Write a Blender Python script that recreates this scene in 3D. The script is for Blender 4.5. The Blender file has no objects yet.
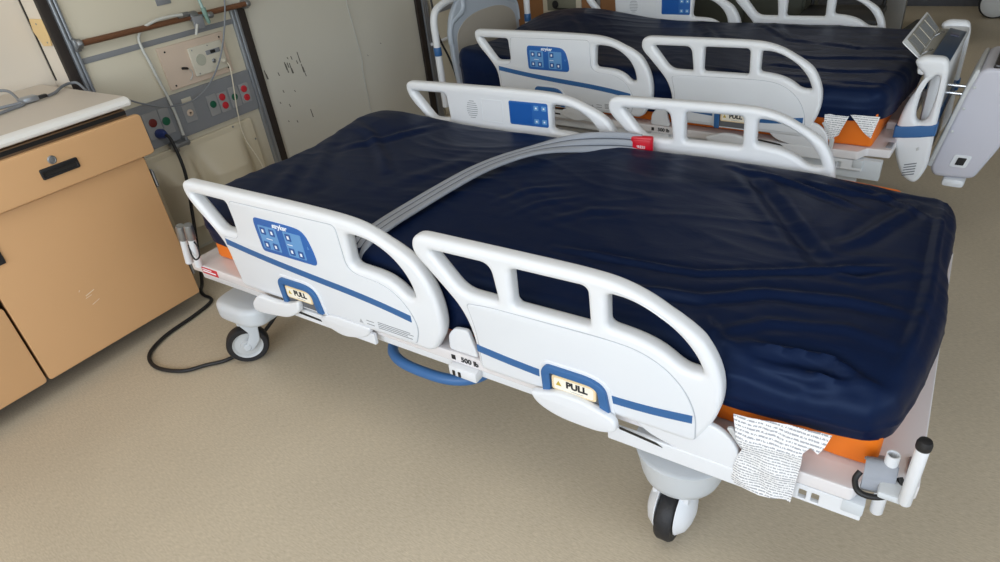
import bpy, bmesh, math, random
from mathutils import Vector, Matrix, noise
random.seed(4)
SC = bpy.context.scene
COL = SC.collection
PI = math.pi

# ------------------------------------------------------------------ camera
cam_d = bpy.data.cameras.new('camera'); cam = bpy.data.objects.new('camera', cam_d); COL.objects.link(cam)
F_PX = 648.7
cam_d.sensor_fit = 'HORIZONTAL'; cam_d.sensor_width = 36.0; cam_d.lens = F_PX * 36.0 / 1000.0
cam_d.clip_start = 0.05; cam_d.clip_end = 100
# rows: camera right, down, forward expressed in the room's x, y, z
RGT = Vector((0.83427422, 0.54194917, -0.10137867))
DWN = Vector((0.21937303, -0.49497662, -0.84075776))
FWD = Vector((-0.50582804, 0.67918278, -0.53183526))
M = Matrix((RGT, -DWN, -FWD)).transposed().to_4x4()
M.translation = Vector((2.05, -0.956, 1.47))
cam.matrix_world = M
SC.camera = cam

# ------------------------------------------------------------------ light
w = bpy.data.worlds.new('world'); SC.world = w; w.use_nodes = True
wn = w.node_tree.nodes; wl = w.node_tree.links
sky = wn.new('ShaderNodeTexSky'); sky.sky_type = 'NISHITA'; sky.sun_disc = False
sky.sun_elevation = math.radians(48); sky.sun_rotation = math.radians(200)
bg = wn['Background']; wl.new(sky.outputs[0], bg.inputs[0]); bg.inputs[1].default_value = 0.25
SC.view_settings.view_transform = 'Standard'
SC.view_settings.look = 'None'
SC.view_settings.gamma = 1.0
SC.view_settings.use_curve_mapping = False
SC.view_settings.exposure = 0.0


def area(name, loc, target, sx, sy, power, col):
    d = bpy.data.lights.new(name, 'AREA'); d.shape = 'RECTANGLE'; d.size = sx; d.size_y = sy
    d.energy = power; d.color = col
    o = bpy.data.objects.new(name, d); COL.objects.link(o); o.location = loc
    o.rotation_euler = (Vector(target) - Vector(loc)).to_track_quat('-Z', 'Y').to_euler()
    return o


# daylight through the wide window behind the photographer, plus unseen fill lights added overhead
area('window_daylight', (1.9, -3.3, 1.75), (1.0, 1.0, 0.4), 4.2, 1.5, 86, (0.93, 0.97, 1.0))
area('window_daylight_side', (5.2, -0.6, 1.7), (0.8, 0.8, 0.4), 2.6, 1.5, 29, (0.93, 0.97, 1.0))
area('ceiling_fill_near', (0.8, -0.5, 2.66), (0.8, -0.5, 0), 1.6, 1.0, 12, (1.0, 0.98, 0.94))
area('ceiling_fill_far', (1.0, 4.6, 2.66), (1.0, 4.6, 0), 1.2, 0.6, 11, (1.0, 0.97, 0.92))


# ------------------------------------------------------------------ materials
def lin(c):
    return tuple((x / 12.92 if x <= 0.04045 else ((x + 0.055) / 1.055) ** 2.4) for x in (v / 255.0 for v in c)) + (1.0,)


MATS = {}


def mat(name, rgb, rough=0.5, metal=0.0, var=0.0, vscale=6.0, bump=0.0, bscale=60.0, coat=0.0, spec=0.5, stretch=None,
        emit=0.0):
    if name in MATS: return MATS[name]
    m = bpy.data.materials.new(name); m.use_nodes = True
    nt = m.node_tree; n = nt.nodes; l = nt.links; b = n['Principled BSDF']
    c = lin(rgb)
    b.inputs['Base Color'].default_value = c
    b.inputs['Roughness'].default_value = rough
    b.inputs['Metallic'].default_value = metal
    b.inputs['Coat Weight'].default_value = coat
    b.inputs['Specular IOR Level'].default_value = spec
    tc = n.new('ShaderNodeTexCoord'); mp = n.new('ShaderNodeMapping'); l.new(tc.outputs['Object'], mp.inputs[0])
    if stretch: mp.inputs['Scale'].default_value = stretch
    if var > 0:
        nz = n.new('ShaderNodeTexNoise'); nz.inputs['Scale'].default_value = vscale; nz.inputs['Detail'].default_value = 5
        l.new(mp.outputs[0], nz.inputs['Vector'])
        mx = n.new('ShaderNodeMix'); mx.data_type = 'RGBA'
        mx.inputs[6].default_value = tuple(x * (1 - var) for x in c[:3]) + (1,)
        mx.inputs[7].default_value = tuple(min(1, x * (1 + var)) for x in c[:3]) + (1,)
        l.new(nz.outputs[0], mx.inputs[0]); l.new(mx.outputs[2], b.inputs['Base Color'])
    if bump > 0:
        nb = n.new('ShaderNodeTexNoise'); nb.inputs['Scale'].default_value = bscale; nb.inputs['Detail'].default_value = 3
        l.new(mp.outputs[0], nb.inputs['Vector'])
        bp = n.new('ShaderNodeBump'); bp.inputs['Strength'].default_value = bump; bp.inputs['Distance'].default_value = 0.01
        l.new(nb.outputs[0], bp.inputs['Height']); l.new(bp.outputs[0], b.inputs['Normal'])
    MATS[name] = m
    return m


WHITE = mat('white_plastic', (226, 228, 231), 0.38, var=0.015, vscale=9)
PANEL = mat('white_panel', (222, 225, 229), 0.42, var=0.01, vscale=9)
FRAMEW = mat('white_enamel', (226, 228, 231), 0.3, var=0.015, vscale=9)
DECKW = mat('glossy_white_deck', (226, 222, 222), 0.14)
COVERG = mat('pale_grey_plastic', (205, 210, 214), 0.36)
BLUE = mat('blue_stripe', (48, 98, 152), 0.45)
PBLUE = mat('panel_blue', (40, 98, 170), 0.4)
LBLUE = mat('panel_light_blue', (100, 152, 204), 0.4)
KBLUE = mat('panel_key_blue', (38, 84, 150), 0.4)
CREAM = mat('label_cream', (238, 214, 170), 0.5)
PALE = mat('label_pale', (245, 238, 222), 0.5)
INK = mat('black_ink', (28, 28, 32), 0.6)
GREYINK = mat('grey_ink', (120, 124, 130), 0.6)
WINK = mat('white_ink', (240, 244, 250), 0.5)
YINK = mat('yellow_ink', (196, 170, 60), 0.5)
BLACK = mat('black_rubber', (24, 24, 26), 0.5)
TYRE = mat('black_tyre', (30, 30, 33), 0.55, bump=0.1, bscale=120)
HUBG = mat('grey_hub', (196, 198, 198), 0.35)
CHROME = mat('chrome', (200, 202, 205), 0.22, metal=1.0)
STEEL = mat('brushed_steel', (150, 152, 154), 0.4, metal=0.8)
ALU = mat('aluminium', (165, 170, 178), 0.35, metal=0.7)
ORANGE = mat('orange_vinyl', (240, 122, 22), 0.5, var=0.05, vscale=5, bump=0.1, bscale=30)
RED = mat('red_plastic', (196, 18, 40), 0.3)
REDL = mat('red_label', (200, 50, 60), 0.5)
BELT = mat('grey_belt_webbing', (150, 154, 162), 0.6, bump=0.1, bscale=200)
BELT_SHADE = mat('belt_groove_shade', (96, 101, 110), 0.65)  # darker grey painted in as the shade inside the belt's grooves
HOOP = mat('blue_tube', (56, 104, 158), 0.42, var=0.08, vscale=20)
TAN = mat('tan_laminate', (212, 166, 118), 0.5, var=0.03, vscale=4)
TAND = mat('dark_tan_edge', (128, 96, 66), 0.6)
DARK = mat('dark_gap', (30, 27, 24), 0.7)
WTOP = mat('worktop_laminate', (206, 196, 184), 0.45, var=0.02, vscale=30)
WTE = mat('worktop_edge_white', (232, 230, 226), 0.35)
WALL = mat('wall_paint', (204, 200, 188), 0.75, var=0.03, vscale=2.5)
WALLB = mat('niche_white', (222, 212, 198), 0.7, var=0.02, vscale=2)
HWALL = mat('headwall_cream', (212, 204, 184), 0.5, var=0.02, vscale=4)
HGREY = mat('headwall_grey', (132, 134, 138), 0.5)
PINK = mat('beige_pink_plate', (208, 188, 170), 0.5)
DEVICE = mat('device_cream', (206, 200, 184), 0.45)
MOULD = mat('moulded_cream', (214, 204, 180), 0.4)
BROWNSTRIP = mat('dark_brown_strip', (44, 36, 32), 0.6)
WOODR = mat('brown_rail', (112, 74, 50), 0.45, var=0.2, vscale=18, stretch=(1, 0.1, 3))
YLATCH = mat('yellowed_plate', (228, 196, 140), 0.5, var=0.05, vscale=20)
GREEND = mat('outlet_green', (22, 92, 66), 0.4)
REDO = mat('outlet_red', (190, 40, 52), 0.4)
BROWNO = mat('outlet_brown', (110, 34, 28), 0.4)
BLUEPL = mat('plug_blue', (34, 52, 110), 0.45)
HOSE = mat('pale_hose', (196, 196, 190), 0.35)
HOSEG = mat('grey_cable', (126, 130, 136), 0.45)
PUMP = mat('pump_grey', (196, 196, 206), 0.4)
PUMPD = mat('pump_screen', (38, 34, 36), 0.2)
LCD = mat('console_blue', (40, 62, 88), 0.3)
PAPERG = mat('grey_card', (150, 148, 140), 0.45)
HBGREY = mat('headboard_grey', (176, 184, 194), 0.4)
HBBEIGE = mat('headboard_beige', (168, 160, 148), 0.5)
FARW = mat('far_wall_paint', (150, 148, 140), 0.8)
BASEB = mat('dark_baseboard', (82, 84, 90), 0.6)
GREENC = mat('dark_green_locker', (62, 66, 58), 0.6)
CEILM = mat('ceiling_paint', (222, 220, 214), 0.8)


def navy_mat():
    m = bpy.data.materials.new('navy_vinyl'); m.use_nodes = True
    n = m.node_tree.nodes; l = m.node_tree.links; b = n['Principled BSDF']
    b.inputs['Base Color'].default_value = lin((12, 25, 54))
    b.inputs['Roughness'].default_value = 0.43
    b.inputs['Specular IOR Level'].default_value = 0.26; b.inputs['IOR'].default_value = 1.40; b.inputs['Specular Tint'].default_value = (0.5, 0.68, 1.0, 1)
    tc = n.new('ShaderNodeTexCoord')
    mp = n.new('ShaderNodeMapping'); mp.inputs['Scale'].default_value = (1.0, 2.6, 1.6); l.new(tc.outputs['Object'], mp.inputs[0])
    nz = n.new('ShaderNodeTexNoise'); nz.inputs['Scale'].default_value = 4.5; nz.inputs['Detail'].default_value = 3; nz.inputs['Distortion'].default_value = 1.2
    l.new(mp.outputs[0], nz.inputs['Vector'])
    n2 = n.new('ShaderNodeTexNoise'); n2.inputs['Scale'].default_value = 260; l.new(tc.outputs['Object'], n2.inputs['Vector'])
    ad = n.new('ShaderNodeMath'); ad.operation = 'MULTIPLY_ADD'; ad.inputs[1].default_value = 0.03
    l.new(n2.outputs[0], ad.inputs[0]); l.new(nz.outputs[0], ad.inputs[2])
    bp = n.new('ShaderNodeBump'); bp.inputs['Strength'].default_value = 0.18; bp.inputs['Distance'].default_value = 0.012
    l.new(ad.outputs[0], bp.inputs['Height']); l.new(bp.outputs[0], b.inputs['Normal'])
    return m


NAVY = navy_mat()


def floor_mat():
    m = bpy.data.materials.new('vinyl_floor'); m.use_nodes = True
    n = m.node_tree.nodes; l = m.node_tree.links; b = n['Principled BSDF']
    b.inputs['Roughness'].default_value = 0.5
    tc = n.new('ShaderNodeTexCoord')
    mp = n.new('ShaderNodeMapping'); mp.inputs['Scale'].default_value = (1.0, 5.0, 1.0); mp.inputs['Rotation'].default_value = (0, 0, math.radians(8))
    l.new(tc.outputs['Object'], mp.inputs[0])
    a = n.new('ShaderNodeTexNoise'); a.inputs['Scale'].default_value = 60; a.inputs['Detail'].default_value = 6; a.inputs['Roughness'].default_value = 0.7
    l.new(mp.outputs[0], a.inputs['Vector'])
    c = n.new('ShaderNodeTexNoise'); c.inputs['Scale'].default_value = 2.2; c.inputs['Detail'].default_value = 3; l.new(tc.outputs['Object'], c.inputs['Vector'])
    r = n.new('ShaderNodeValToRGB'); r.color_ramp.elements[0].position = 0.3; r.color_ramp.elements[1].position = 0.7
    r.color_ramp.elements[0].color = lin((176, 163, 140)); r.color_ramp.elements[1].color = lin((210, 197, 174))
    l.new(a.outputs[0], r.inputs[0])
    mx = n.new('ShaderNodeMix'); mx.data_type = 'RGBA'; mx.blend_type = 'MULTIPLY'; mx.inputs[0].default_value = 1.0
    r2 = n.new('ShaderNodeValToRGB'); r2.color_ramp.elements[0].color = (0.93, 0.93, 0.93, 1); r2.color_ramp.elements[1].color = (1, 1, 1, 1)
    r2.color_ramp.elements[0].position = 0.35; r2.color_ramp.elements[1].position = 0.65
    l.new(c.outputs[0], r2.inputs[0]); l.new(r.outputs[0], mx.inputs[6]); l.new(r2.outputs[0], mx.inputs[7])
    l.new(mx.outputs[2], b.inputs['Base Color'])
    bp = n.new('ShaderNodeBump'); bp.inputs['Strength'].default_value = 0.08; bp.inputs['Distance'].default_value = 0.004
    l.new(a.outputs[0], bp.inputs['Height']); l.new(bp.outputs[0], b.inputs['Normal'])
    return m


def paper_mat():
    m = bpy.data.materials.new('printed_paper'); m.use_nodes = True
    n = m.node_tree.nodes; l = m.node_tree.links; b = n['Principled BSDF']
    b.inputs['Roughness'].default_value = 0.7
    tc = n.new('ShaderNodeTexCoord')
    sep = n.new('ShaderNodeSeparateXYZ'); l.new(tc.outputs['Object'], sep.inputs[0])
    mul = n.new('ShaderNodeMath'); mul.operation = 'MULTIPLY'; mul.inputs[1].default_value = 150.0; l.new(sep.outputs[2], mul.inputs[0])
    fr = n.new('ShaderNodeMath'); fr.operation = 'FRACT'; l.new(mul.outputs[0], fr.inputs[0])
    lt = n.new('ShaderNodeMath'); lt.operation = 'LESS_THAN'; lt.inputs[1].default_value = 0.45; l.new(fr.outputs[0], lt.inputs[0])
    mp = n.new('ShaderNodeMapping'); mp.inputs['Scale'].default_value = (420, 1, 150); l.new(tc.outputs['Object'], mp.inputs[0])
    nz = n.new('ShaderNodeTexNoise'); nz.inputs['Scale'].default_value = 1.0; nz.inputs['Detail'].default_value = 1; l.new(mp.outputs[0], nz.inputs['Vector'])
    gt = n.new('ShaderNodeMath'); gt.operation = 'GREATER_THAN'; gt.inputs[1].default_value = 0.44; l.new(nz.outputs[0], gt.inputs[0])
    an = n.new('ShaderNodeMath'); an.operation = 'MULTIPLY'; l.new(lt.outputs[0], an.inputs[0]); l.new(gt.outputs[0], an.inputs[1])
    mx = n.new('ShaderNodeMix'); mx.data_type = 'RGBA'; l.new(an.outputs[0], mx.inputs[0])
    mx.inputs[6].default_value = lin((236, 236, 236)); mx.inputs[7].default_value = lin((158, 160, 166))
    l.new(mx.outputs[2], b.inputs['Base Color'])
    return m


FLOORM = floor_mat(); PAPER = paper_mat()


# ------------------------------------------------------------------ tagging
def tag(o, label=None, cat=None, group=None, kind=None):
    if label: o['label'] = label
    if cat: o['category'] = cat
    if group: o['group'] = group
    if kind: o['kind'] = kind
    return o


def thing(name, label, cat, loc=(0, 0, 0), rz=0.0, group=None):
    o = bpy.data.objects.new(name, None); COL.objects.link(o); o.empty_display_size = 0.1
    o.location = loc; o.rotation_euler = (0, 0, rz)
    return tag(o, label, cat, group)


# ------------------------------------------------------------------ mesh helpers
def finish(name, bm, m, parent=None, smooth=35):
    bmesh.ops.remove_doubles(bm, verts=bm.verts, dist=1e-6)
    bmesh.ops.recalc_face_normals(bm, faces=bm.faces)
    me = bpy.data.meshes.new(name)
    bm.to_mesh(me); bm.free()
    ms = m if isinstance(m, (list, tuple)) else [m]
    for x in ms: me.materials.append(x)
    if smooth:
        ang = math.radians(smooth)
        me.shade_smooth()
        me.set_sharp_from_angle(angle=ang)
    o = bpy.data.objects.new(name, me); COL.objects.link(o)
    if parent: o.parent = parent
    return o


def bm_box(bm, c, s, bev=0.0, rot=None, seg=2):
    t = bmesh.new()
    bmesh.ops.create_cube(t, size=1.0)
    bmesh.ops.scale(t, vec=Vector(s), verts=t.verts)
    if bev > 0:
        bmesh.ops.bevel(t, geom=t.edges[:], offset=min(bev, min(s) * 0.45), segments=seg, profile=0.5, affect='EDGES')
    if rot is not None: bmesh.ops.rotate(t, cent=(0, 0, 0), matrix=rot, verts=t.verts)
    bmesh.ops.translate(t, vec=Vector(c), verts=t.verts)
    me = bpy.data.meshes.new('t'); t.to_mesh(me); t.free(); bm.from_mesh(me); bpy.data.meshes.remove(me)


def box(name, lo, hi, m, parent=None, bev=0.003):
    """box by its two corners"""
    bm = bmesh.new()
    c = [(a + b) / 2 for a, b in zip(lo, hi)]; s = [abs(b - a) for a, b in zip(lo, hi)]
    bm_box(bm, c, s, bev)
    return finish(name, bm, m, parent)


def catmull(P, n=8, closed=False):
    P = [Vector(p) for p in P]; out = []
    N = len(P); rng = range(N if closed else N - 1)
    for i in rng:
        if closed: a, b, c, d = P[(i - 1) % N], P[i], P[(i + 1) % N], P[(i + 2) % N]
        else: a, b, c, d = P[max(i - 1, 0)], P[i], P[i + 1], P[min(i + 2, N - 1)]
        for k in range(n):
            t = k / n
            out.append(0.5 * ((2 * b) + (c - a) * t + (2 * a - 5 * b + 4 * c - d) * t * t + (3 * b - a - 3 * c + d) * t ** 3))
    if not closed: out.append(P[-1])
    return out


def bm_tube(bm, P, r, seg=12, closed=False, caps=True, flat=None):
    """sweep a circle (or an ellipse flat=(ra, rb)) along points"""
    P = [Vector(p) for p in P]; N = len(P)
    rs = r if isinstance(r, (list, tuple)) else [r] * N
    rings = []; up = None
    for i in range(N):
        if closed: t = (P[(i + 1) % N] - P[(i - 1) % N])
        else: t = (P[min(i + 1, N - 1)] - P[max(i - 1, 0)])
        t.normalize()
        if up is None:
            up = Vector((0, 0, 1)) if abs(t.z) < 0.9 else Vector((0, 1, 0))
        s = t.cross(up).normalized(); up = s.cross(t).normalized()
        ring = []
        for k in range(seg):
            a = 2 * PI * k / seg
            ring.append(bm.verts.new(P[i] + s * math.cos(a) * rs[i] + up * math.sin(a) * rs[i]))
        rings.append(ring)
    for i in range(N if closed else N - 1):
        A, B = rings[i], rings[(i + 1) % N]
        for k in range(seg):
            bm.faces.new((A[k], A[(k + 1) % seg], B[(k + 1) % seg], B[k]))
    if caps and not closed:
        bm.faces.new(rings[0][::-1]); bm.faces.new(rings[-1])


def tube(name, P, r, m, parent=None, seg=12, closed=False, smooth_n=0):
    bm = bmesh.new()
    if smooth_n: P = catmull(P, smooth_n, closed)
    bm_tube(bm, P, r, seg, closed)
    return finish(name, bm, m, parent, 50)


def bm_lathe(bm, prof, axis='Z', c=(0, 0, 0), seg=32, caps=True):
    """prof: list of (radius, height)"""
    rings = []
    for r, h in prof:
        ring = []
        for k in range(seg):
            a = 2 * PI * k / seg; x, y = r * math.cos(a), r * math.sin(a)
            v = {'Z': (x, y, h), 'Y': (x, h, y), 'X': (h, x, y)}[axis]
            ring.append(bm.verts.new(Vector(c) + Vector(v)))
        rings.append(ring)
    for A, B in zip(rings, rings[1:]):
        for k in range(seg): bm.faces.new((A[k], A[(k + 1) % seg], B[(k + 1) % seg], B[k]))
    if caps: bm.faces.new(rings[0][::-1]); bm.faces.new(rings[-1])
    else:
        for k in range(seg): bm.faces.new((rings[-1][k], rings[-1][(k + 1) % seg], rings[0][(k + 1) % seg], rings[0][k]))


def lathe(name, prof, m, parent=None, axis='Z', c=(0, 0, 0), seg=32, caps=True):
    bm = bmesh.new(); bm_lathe(bm, prof, axis, c, seg, caps)
    return finish(name, bm, m, parent, 40)


def fillet(P, r=0.02, n=5):
    out = []; N = len(P)
    for i in range(N):
        p = P[i]; rr = p[2] if len(p) > 2 else r
        p = Vector(p[:2]); a = Vector(P[i - 1][:2]); b = Vector(P[(i + 1) % N][:2])
        da, db = (a - p), (b - p)
        ra, rb = min(rr, da.length * 0.5), min(rr, db.length * 0.5)
        if rr < 1e-5: out.append(p); continue
        A = p + da.normalized() * ra; B = p + db.normalized() * rb
        for k in range(n + 1):
            t = k / n
            q = A * (1 - t) ** 2 + p * 2 * t * (1 - t) + B * t * t
            if not out or (q - out[-1]).length > 1e-5: out.append(q)
    return out


def bm_plate(bm, outer, holes, t, bevel, fn, bres=3):
    """flat shape with holes, thickness t along the third axis (centred), rounded rims; fn maps (u, v, w) to space"""
    cd = bpy.data.curves.new('c', 'CURVE'); cd.dimensions = '2D'; cd.fill_mode = 'BOTH'
    cd.extrude = max(t / 2 - bevel, 0.0); cd.bevel_depth = bevel; cd.bevel_resolution = bres; cd.offset = -bevel
    for P in [outer] + list(holes):
        s = cd.splines.new('POLY'); s.points.add(len(P) - 1)
        for i, p in enumerate(P): s.points[i].co = (p[0], p[1], 0, 1)
        s.use_cyclic_u = True
    o = bpy.data.objects.new('c', cd)
    me = bpy.data.meshes.new_from_object(o)
    for v in me.vertices: v.co = Vector(fn(v.co.x, v.co.y, v.co.z))
    bm.from_mesh(me)
    bpy.data.objects.remove(o); bpy.data.curves.remove(cd); bpy.data.meshes.remove(me)


def plate(name, outer, holes, t, bevel, fn, m, parent=None, smooth=40):
    bm = bmesh.new(); bm_plate(bm, outer, holes, t, bevel, fn)
    bmesh.ops.remove_doubles(bm, verts=bm.verts, dist=1e-5)
    return finish(name, bm, m, parent, smooth)


def text(name, body, size, fn, m, parent=None, shear=0.0, ext=0.0004, offset=0.0, align='CENTER'):
    cd = bpy.data.curves.new('t', 'FONT'); cd.body = body; cd.size = size; cd.extrude = ext; cd.shear = shear
    cd.align_x = align; cd.align_y = 'CENTER'; cd.offset = offset; cd.resolution_u = 3
    o = bpy.data.objects.new('t', cd)
    me = bpy.data.meshes.new_from_object(o)
    for v in me.vertices: v.co = Vector(fn(v.co.x, v.co.y, v.co.z))
    bm = bmesh.new(); bm.from_mesh(me)
    bpy.data.objects.remove(o); bpy.data.curves.remove(cd); bpy.data.meshes.remove(me)
    return finish(name, bm, m, parent, 0)


def rect(u0, v0, u1, v1, r=0.0, n=4):
    return fillet([(u0, v0), (u1, v0), (u1, v1), (u0, v1)], r, n) if r > 0 else [Vector(p) for p in ((u0, v0), (u1, v0), (u1, v1), (u0, v1))]


# ------------------------------------------------------------------ the room
def struct(o): o['kind'] = 'structure'; return o


XW = -0.93
struct(box('floor', (-2.2, -3.6, -0.1), (5.8, 6.7, 0.0), FLOORM, bev=0))
struct(box('ceiling', (-2.2, -3.6, 2.7), (5.8, 6.7, 2.8), CEILM, bev=0))
# head side wall: a niche above the worktop, then a flat wall
struct(box('wall_left_niche', (-1.2, -3.6, 0.0), (-1.09, 0.305, 2.7), WALLB, bev=0))
struct(box('wall_left_return', (-1.2, 0.3065, 0.0), (-0.945, 0.318, 2.7), WALLB, bev=0))
struct(box('wall_left', (-1.2, 0.319, 0.0), (XW - 0.012, 6.7, 2.7), WALL, bev=0))
struct(box('wall_far', (-2.2, 6.62, 0.0), (5.8, 6.75, 2.7), FARW, bev=0))
struct(box('baseboard_far', (-0.94, 6.60, 0.0), (5.8, 6.62, 0.14), BASEB, bev=0.003))
struct(box('wall_right', (5.7, 1.2, 0.0), (5.8, 6.7, 2.7), WALL, bev=0))
# the window wall behind the photographer: sill, head and piers around an open pane
struct(box('wall_rear_sill', (-2.2, -3.6, 0.0), (5.8, -3.5, 0.9), WALL, bev=0))
struct(box('wall_rear_head', (-2.2, -3.6, 2.55), (5.8, -3.5, 2.7), WALL, bev=0))
struct(box('wall_rear_pier', (-2.2, -3.6, 0.9), (-0.4, -3.5, 2.55), WALL, bev=0))
struct(box('trim_4', (-1.076, .3015, .9166), (-1.071, .3063, 2.7), DARK, bev=0))
# dark posts at both edges of the headwall bays
struct(box('trim_1', (XW - 0.02, 0.300, 0.0), (XW + 0.004, 0.338, 2.7), BROWNSTRIP, bev=0.002))
struct(box('trim_2', (XW - 0.012, 1.158, 0.0), (XW + 0.006, 1.205, 1.03), BROWNSTRIP, bev=0.002))
struct(box('trim_3', (XW - 0.012, 2.495, 0.0), (XW + 0.006, 2.545, 2.7), BROWNSTRIP, bev=0.002))


# ------------------------------------------------------------------ wall marks, cables
def wall_fn(x0, y0, z0):
    # plate in the wall plane: u -> +y, v -> z, w -> +x
    return lambda u, v, w: (x0 + w, y0 + u, z0 + v)


rnd = random.Random(7)
sc_bm = bmesh.new()
marks = [(1.229, .691, .05), (1.235, .68, .03), (1.31, .673, .02), (1.368, .70, .045), (1.373, .686, .05), (1.385, .70, .03), (1.399, .68, .06),
         (1.405, .665, .03), (1.469, .72, .06), (1.476, .66, .05), (1.482, .65, .035), (1.486, .622, .02), (1.45, .70, .02), (1.326, .498, .018),
         (1.347, .40, .015), (1.31, .58, .015), (1.385, .56, .012), (1.27, .53, .012), (1.29, .42, .01), (1.42, .73, .02), (1.395, .735, .012), (1.99, .60, .008), (2.12, .64, .008), (1.46, .41, .05)]
for (yy, zz_, L) in marks:
    pts = fillet([(yy - .003, zz_ + L * .5), (yy + .002, zz_ + L * .5), (yy + .006 + L * .04, zz_ - L * .5), (yy + .001, zz_ - L * .45)], .002, 2)
    bm_plate(sc_bm, pts, [], 0.0008, 0.0, lambda u, v, q: (XW - .0116 + q, u, v))
tag(finish('wall_scuff_marks', sc_bm, mat('scuff_black', (104, 100, 92), 0.8), None, 0), 'black scuff and chip marks on the grey wall between the two headwall bays', 'scuff marks', kind='stuff')
tag(tube('wall_cord', [(XW - .006, 1.905, 1.25), (XW - .006, 1.903, .94), (XW - .006, 1.915, .78), (XW - .006, 1.93, .60), (XW - .006, 1.916, .52), (XW - .006, 1.916, .27), (XW - .006, 1.92, .02)], 0.0026, HOSE, smooth_n=6),
    'thin pale cord running down the scuffed grey wall', 'cord')

# ------------------------------------------------------------------ headwall behind bed 1
hw = thing('headwall_unit', 'cream hospital headwall unit with grey outlet band and brown rail behind the front bed', 'headwall', (XW, 0.75, 0))


def HW(name, lo, hi, m, bev=.003):
    o = box(name, (lo[0] - XW, lo[1] - .75, lo[2]), (hi[0] - XW, hi[1] - .75, hi[2]), m, hw, bev); return o


def hwf(dx):
    return lambda u, v, q: (dx + q, u - .75, v)


HW('back_panel', (XW - .012, .368, 0.02), (XW, 1.118, 1.9), HWALL, .001)
for y0, y1 in ((.338, .352), (.354, .368)):
    HW('side_channel', (XW - .01, y0, 0.0), (XW + .016, y1, 1.9), ALU, .004)
for y0, y1 in ((1.119, 1.137), (1.139, 1.157)):
    HW('side_channel', (XW - .01, y0, 0.0), (XW + .014, y1, 1.045), ALU, .004)
HW('grey_strip', (XW + .0005, .370, .972), (XW + .004, 1.117, .995), HGREY, .001)
# the brown bumper rail that carries the clamps
b_ = bmesh.new(); bm_tube(b_, [(.035, .385 - .75, 1.055), (.035, 1.195 - .75, 1.048)], .0125, 16)
o = finish('brown_rail', b_, WOODR, hw, 50)
b_ = bmesh.new(); bm_lathe(b_, [(.016, -.012), (.02, -.006), (.02, .006), (.014, .012)], 'Y', (.035, .372 - .75, 1.055), 20)
bm_box(b_, (.014, .366 - .75, 1.05), (.03, .022, .05), .004)
finish('rail_bracket', b_, STEEL, hw)
b_ = bmesh.new(); bm_lathe(b_, [(.014, -.012), (.017, -.006), (.017, .006), (.014, .012)], 'Y', (.035, 1.207 - .75, 1.048), 20)
bm_box(b_, (.014, 1.205 - .75, 1.045), (.034, .02, .04), .004)
finish('rail_bracket', b_, STEEL, hw)
# small vent high up
HW('vent', (XW + .0005, .770, 1.12), (XW + .004, .84, 1.15), HGREY, .001)
# nurse call plate
pp = plate('call_plate', rect(.69, .768, 1.037, .956, .004), [], .012, .003, hwf(.007), PINK, hw)
for (yy, zz_) in ((.72, .935), (1.012, .935), (.718, .785), (1.012, .79)):
    lathe('screw', [(.003, 0), (.0045, .001), (.0045, .002), (.002, .003)], DARK, pp, 'X', (.0135, yy - .75, zz_), 10)
dv = plate('call_station', rect(.829, .795, 1.012, .924, .006), [], .01, .003, hwf(.018), DEVICE, hw)
for (yy, zz_) in ((.845, .912), (.848, .806), (.93, .915)):
    lathe('screw', [(.002, 0), (.0032, .001), (.0032, .002), (.001, .0025)], STEEL, dv, 'X', (.0235, yy - .75, zz_), 8)
plate('switch_window', rect(.912, .874, .990, .894, .003), [], .003, .001, hwf(.0242), HGREY, dv)
plate('dark_display', rect(.935, .877, .962, .891, .001), [], .002, .0005, hwf(.0262), DARK, dv)
lathe('speaker_disc', [(.026, 0), (.026, .0015), (.0255, .002)], mat('speaker_grey', (176, 176, 160), .6), dv, 'X', (.0232, .877 - .75, .862), 24)
lathe('jack_socket', [(.010, 0), (.010, .004), (.005, .006), (.004, .003)], STEEL, dv, 'X', (.023, .94 - .75, .842), 16)
lathe('plug', [(.011, 0), (.012, .014), (.009, .022), (.004, .026)], DEVICE, dv, 'X', (.023, .985 - .75, .832), 16)
b_ = bmesh.new(); bm_tube(b_, catmull([(.014, .80 - .75, .842), (.03, .775 - .75, .85), (.034, .765 - .75, .852)], 4), .006, 10)
finish('black_plug', b_, BLACK, pp)
tube('plug_cord', [(.03, .80 - .75, .842), (.024, .812 - .75, .82), (.018, .806 - .75, .80), (.02, .79 - .75, .79)], .0022, HOSE, pp, 8, smooth_n=5)
# grey outlet band
gp = plate('outlet_band', rect(.371, .553, 1.116, .752, .002), [], .012, .002, hwf(.007), HGREY, hw)


def outlet(yc, zc, w_, h_, discs):
    f = plate('outlet_plate', rect(yc - w_ / 2, zc - h_ / 2, yc + w_ / 2, zc + h_ / 2, .004), [], .004, .0012, hwf(.015), mat('outlet_grey', (150, 150, 150), .5), gp)
    for (dy, dz, r, mm) in discs:
        bm = bmesh.new(); bm_lathe(bm, [(r, 0), (r, .003), (r * .85, .004)], 'X', (.017, yc + dy - .75, zc + dz), 20)
        finish('socket', bm, mm, f)
    return f


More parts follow.
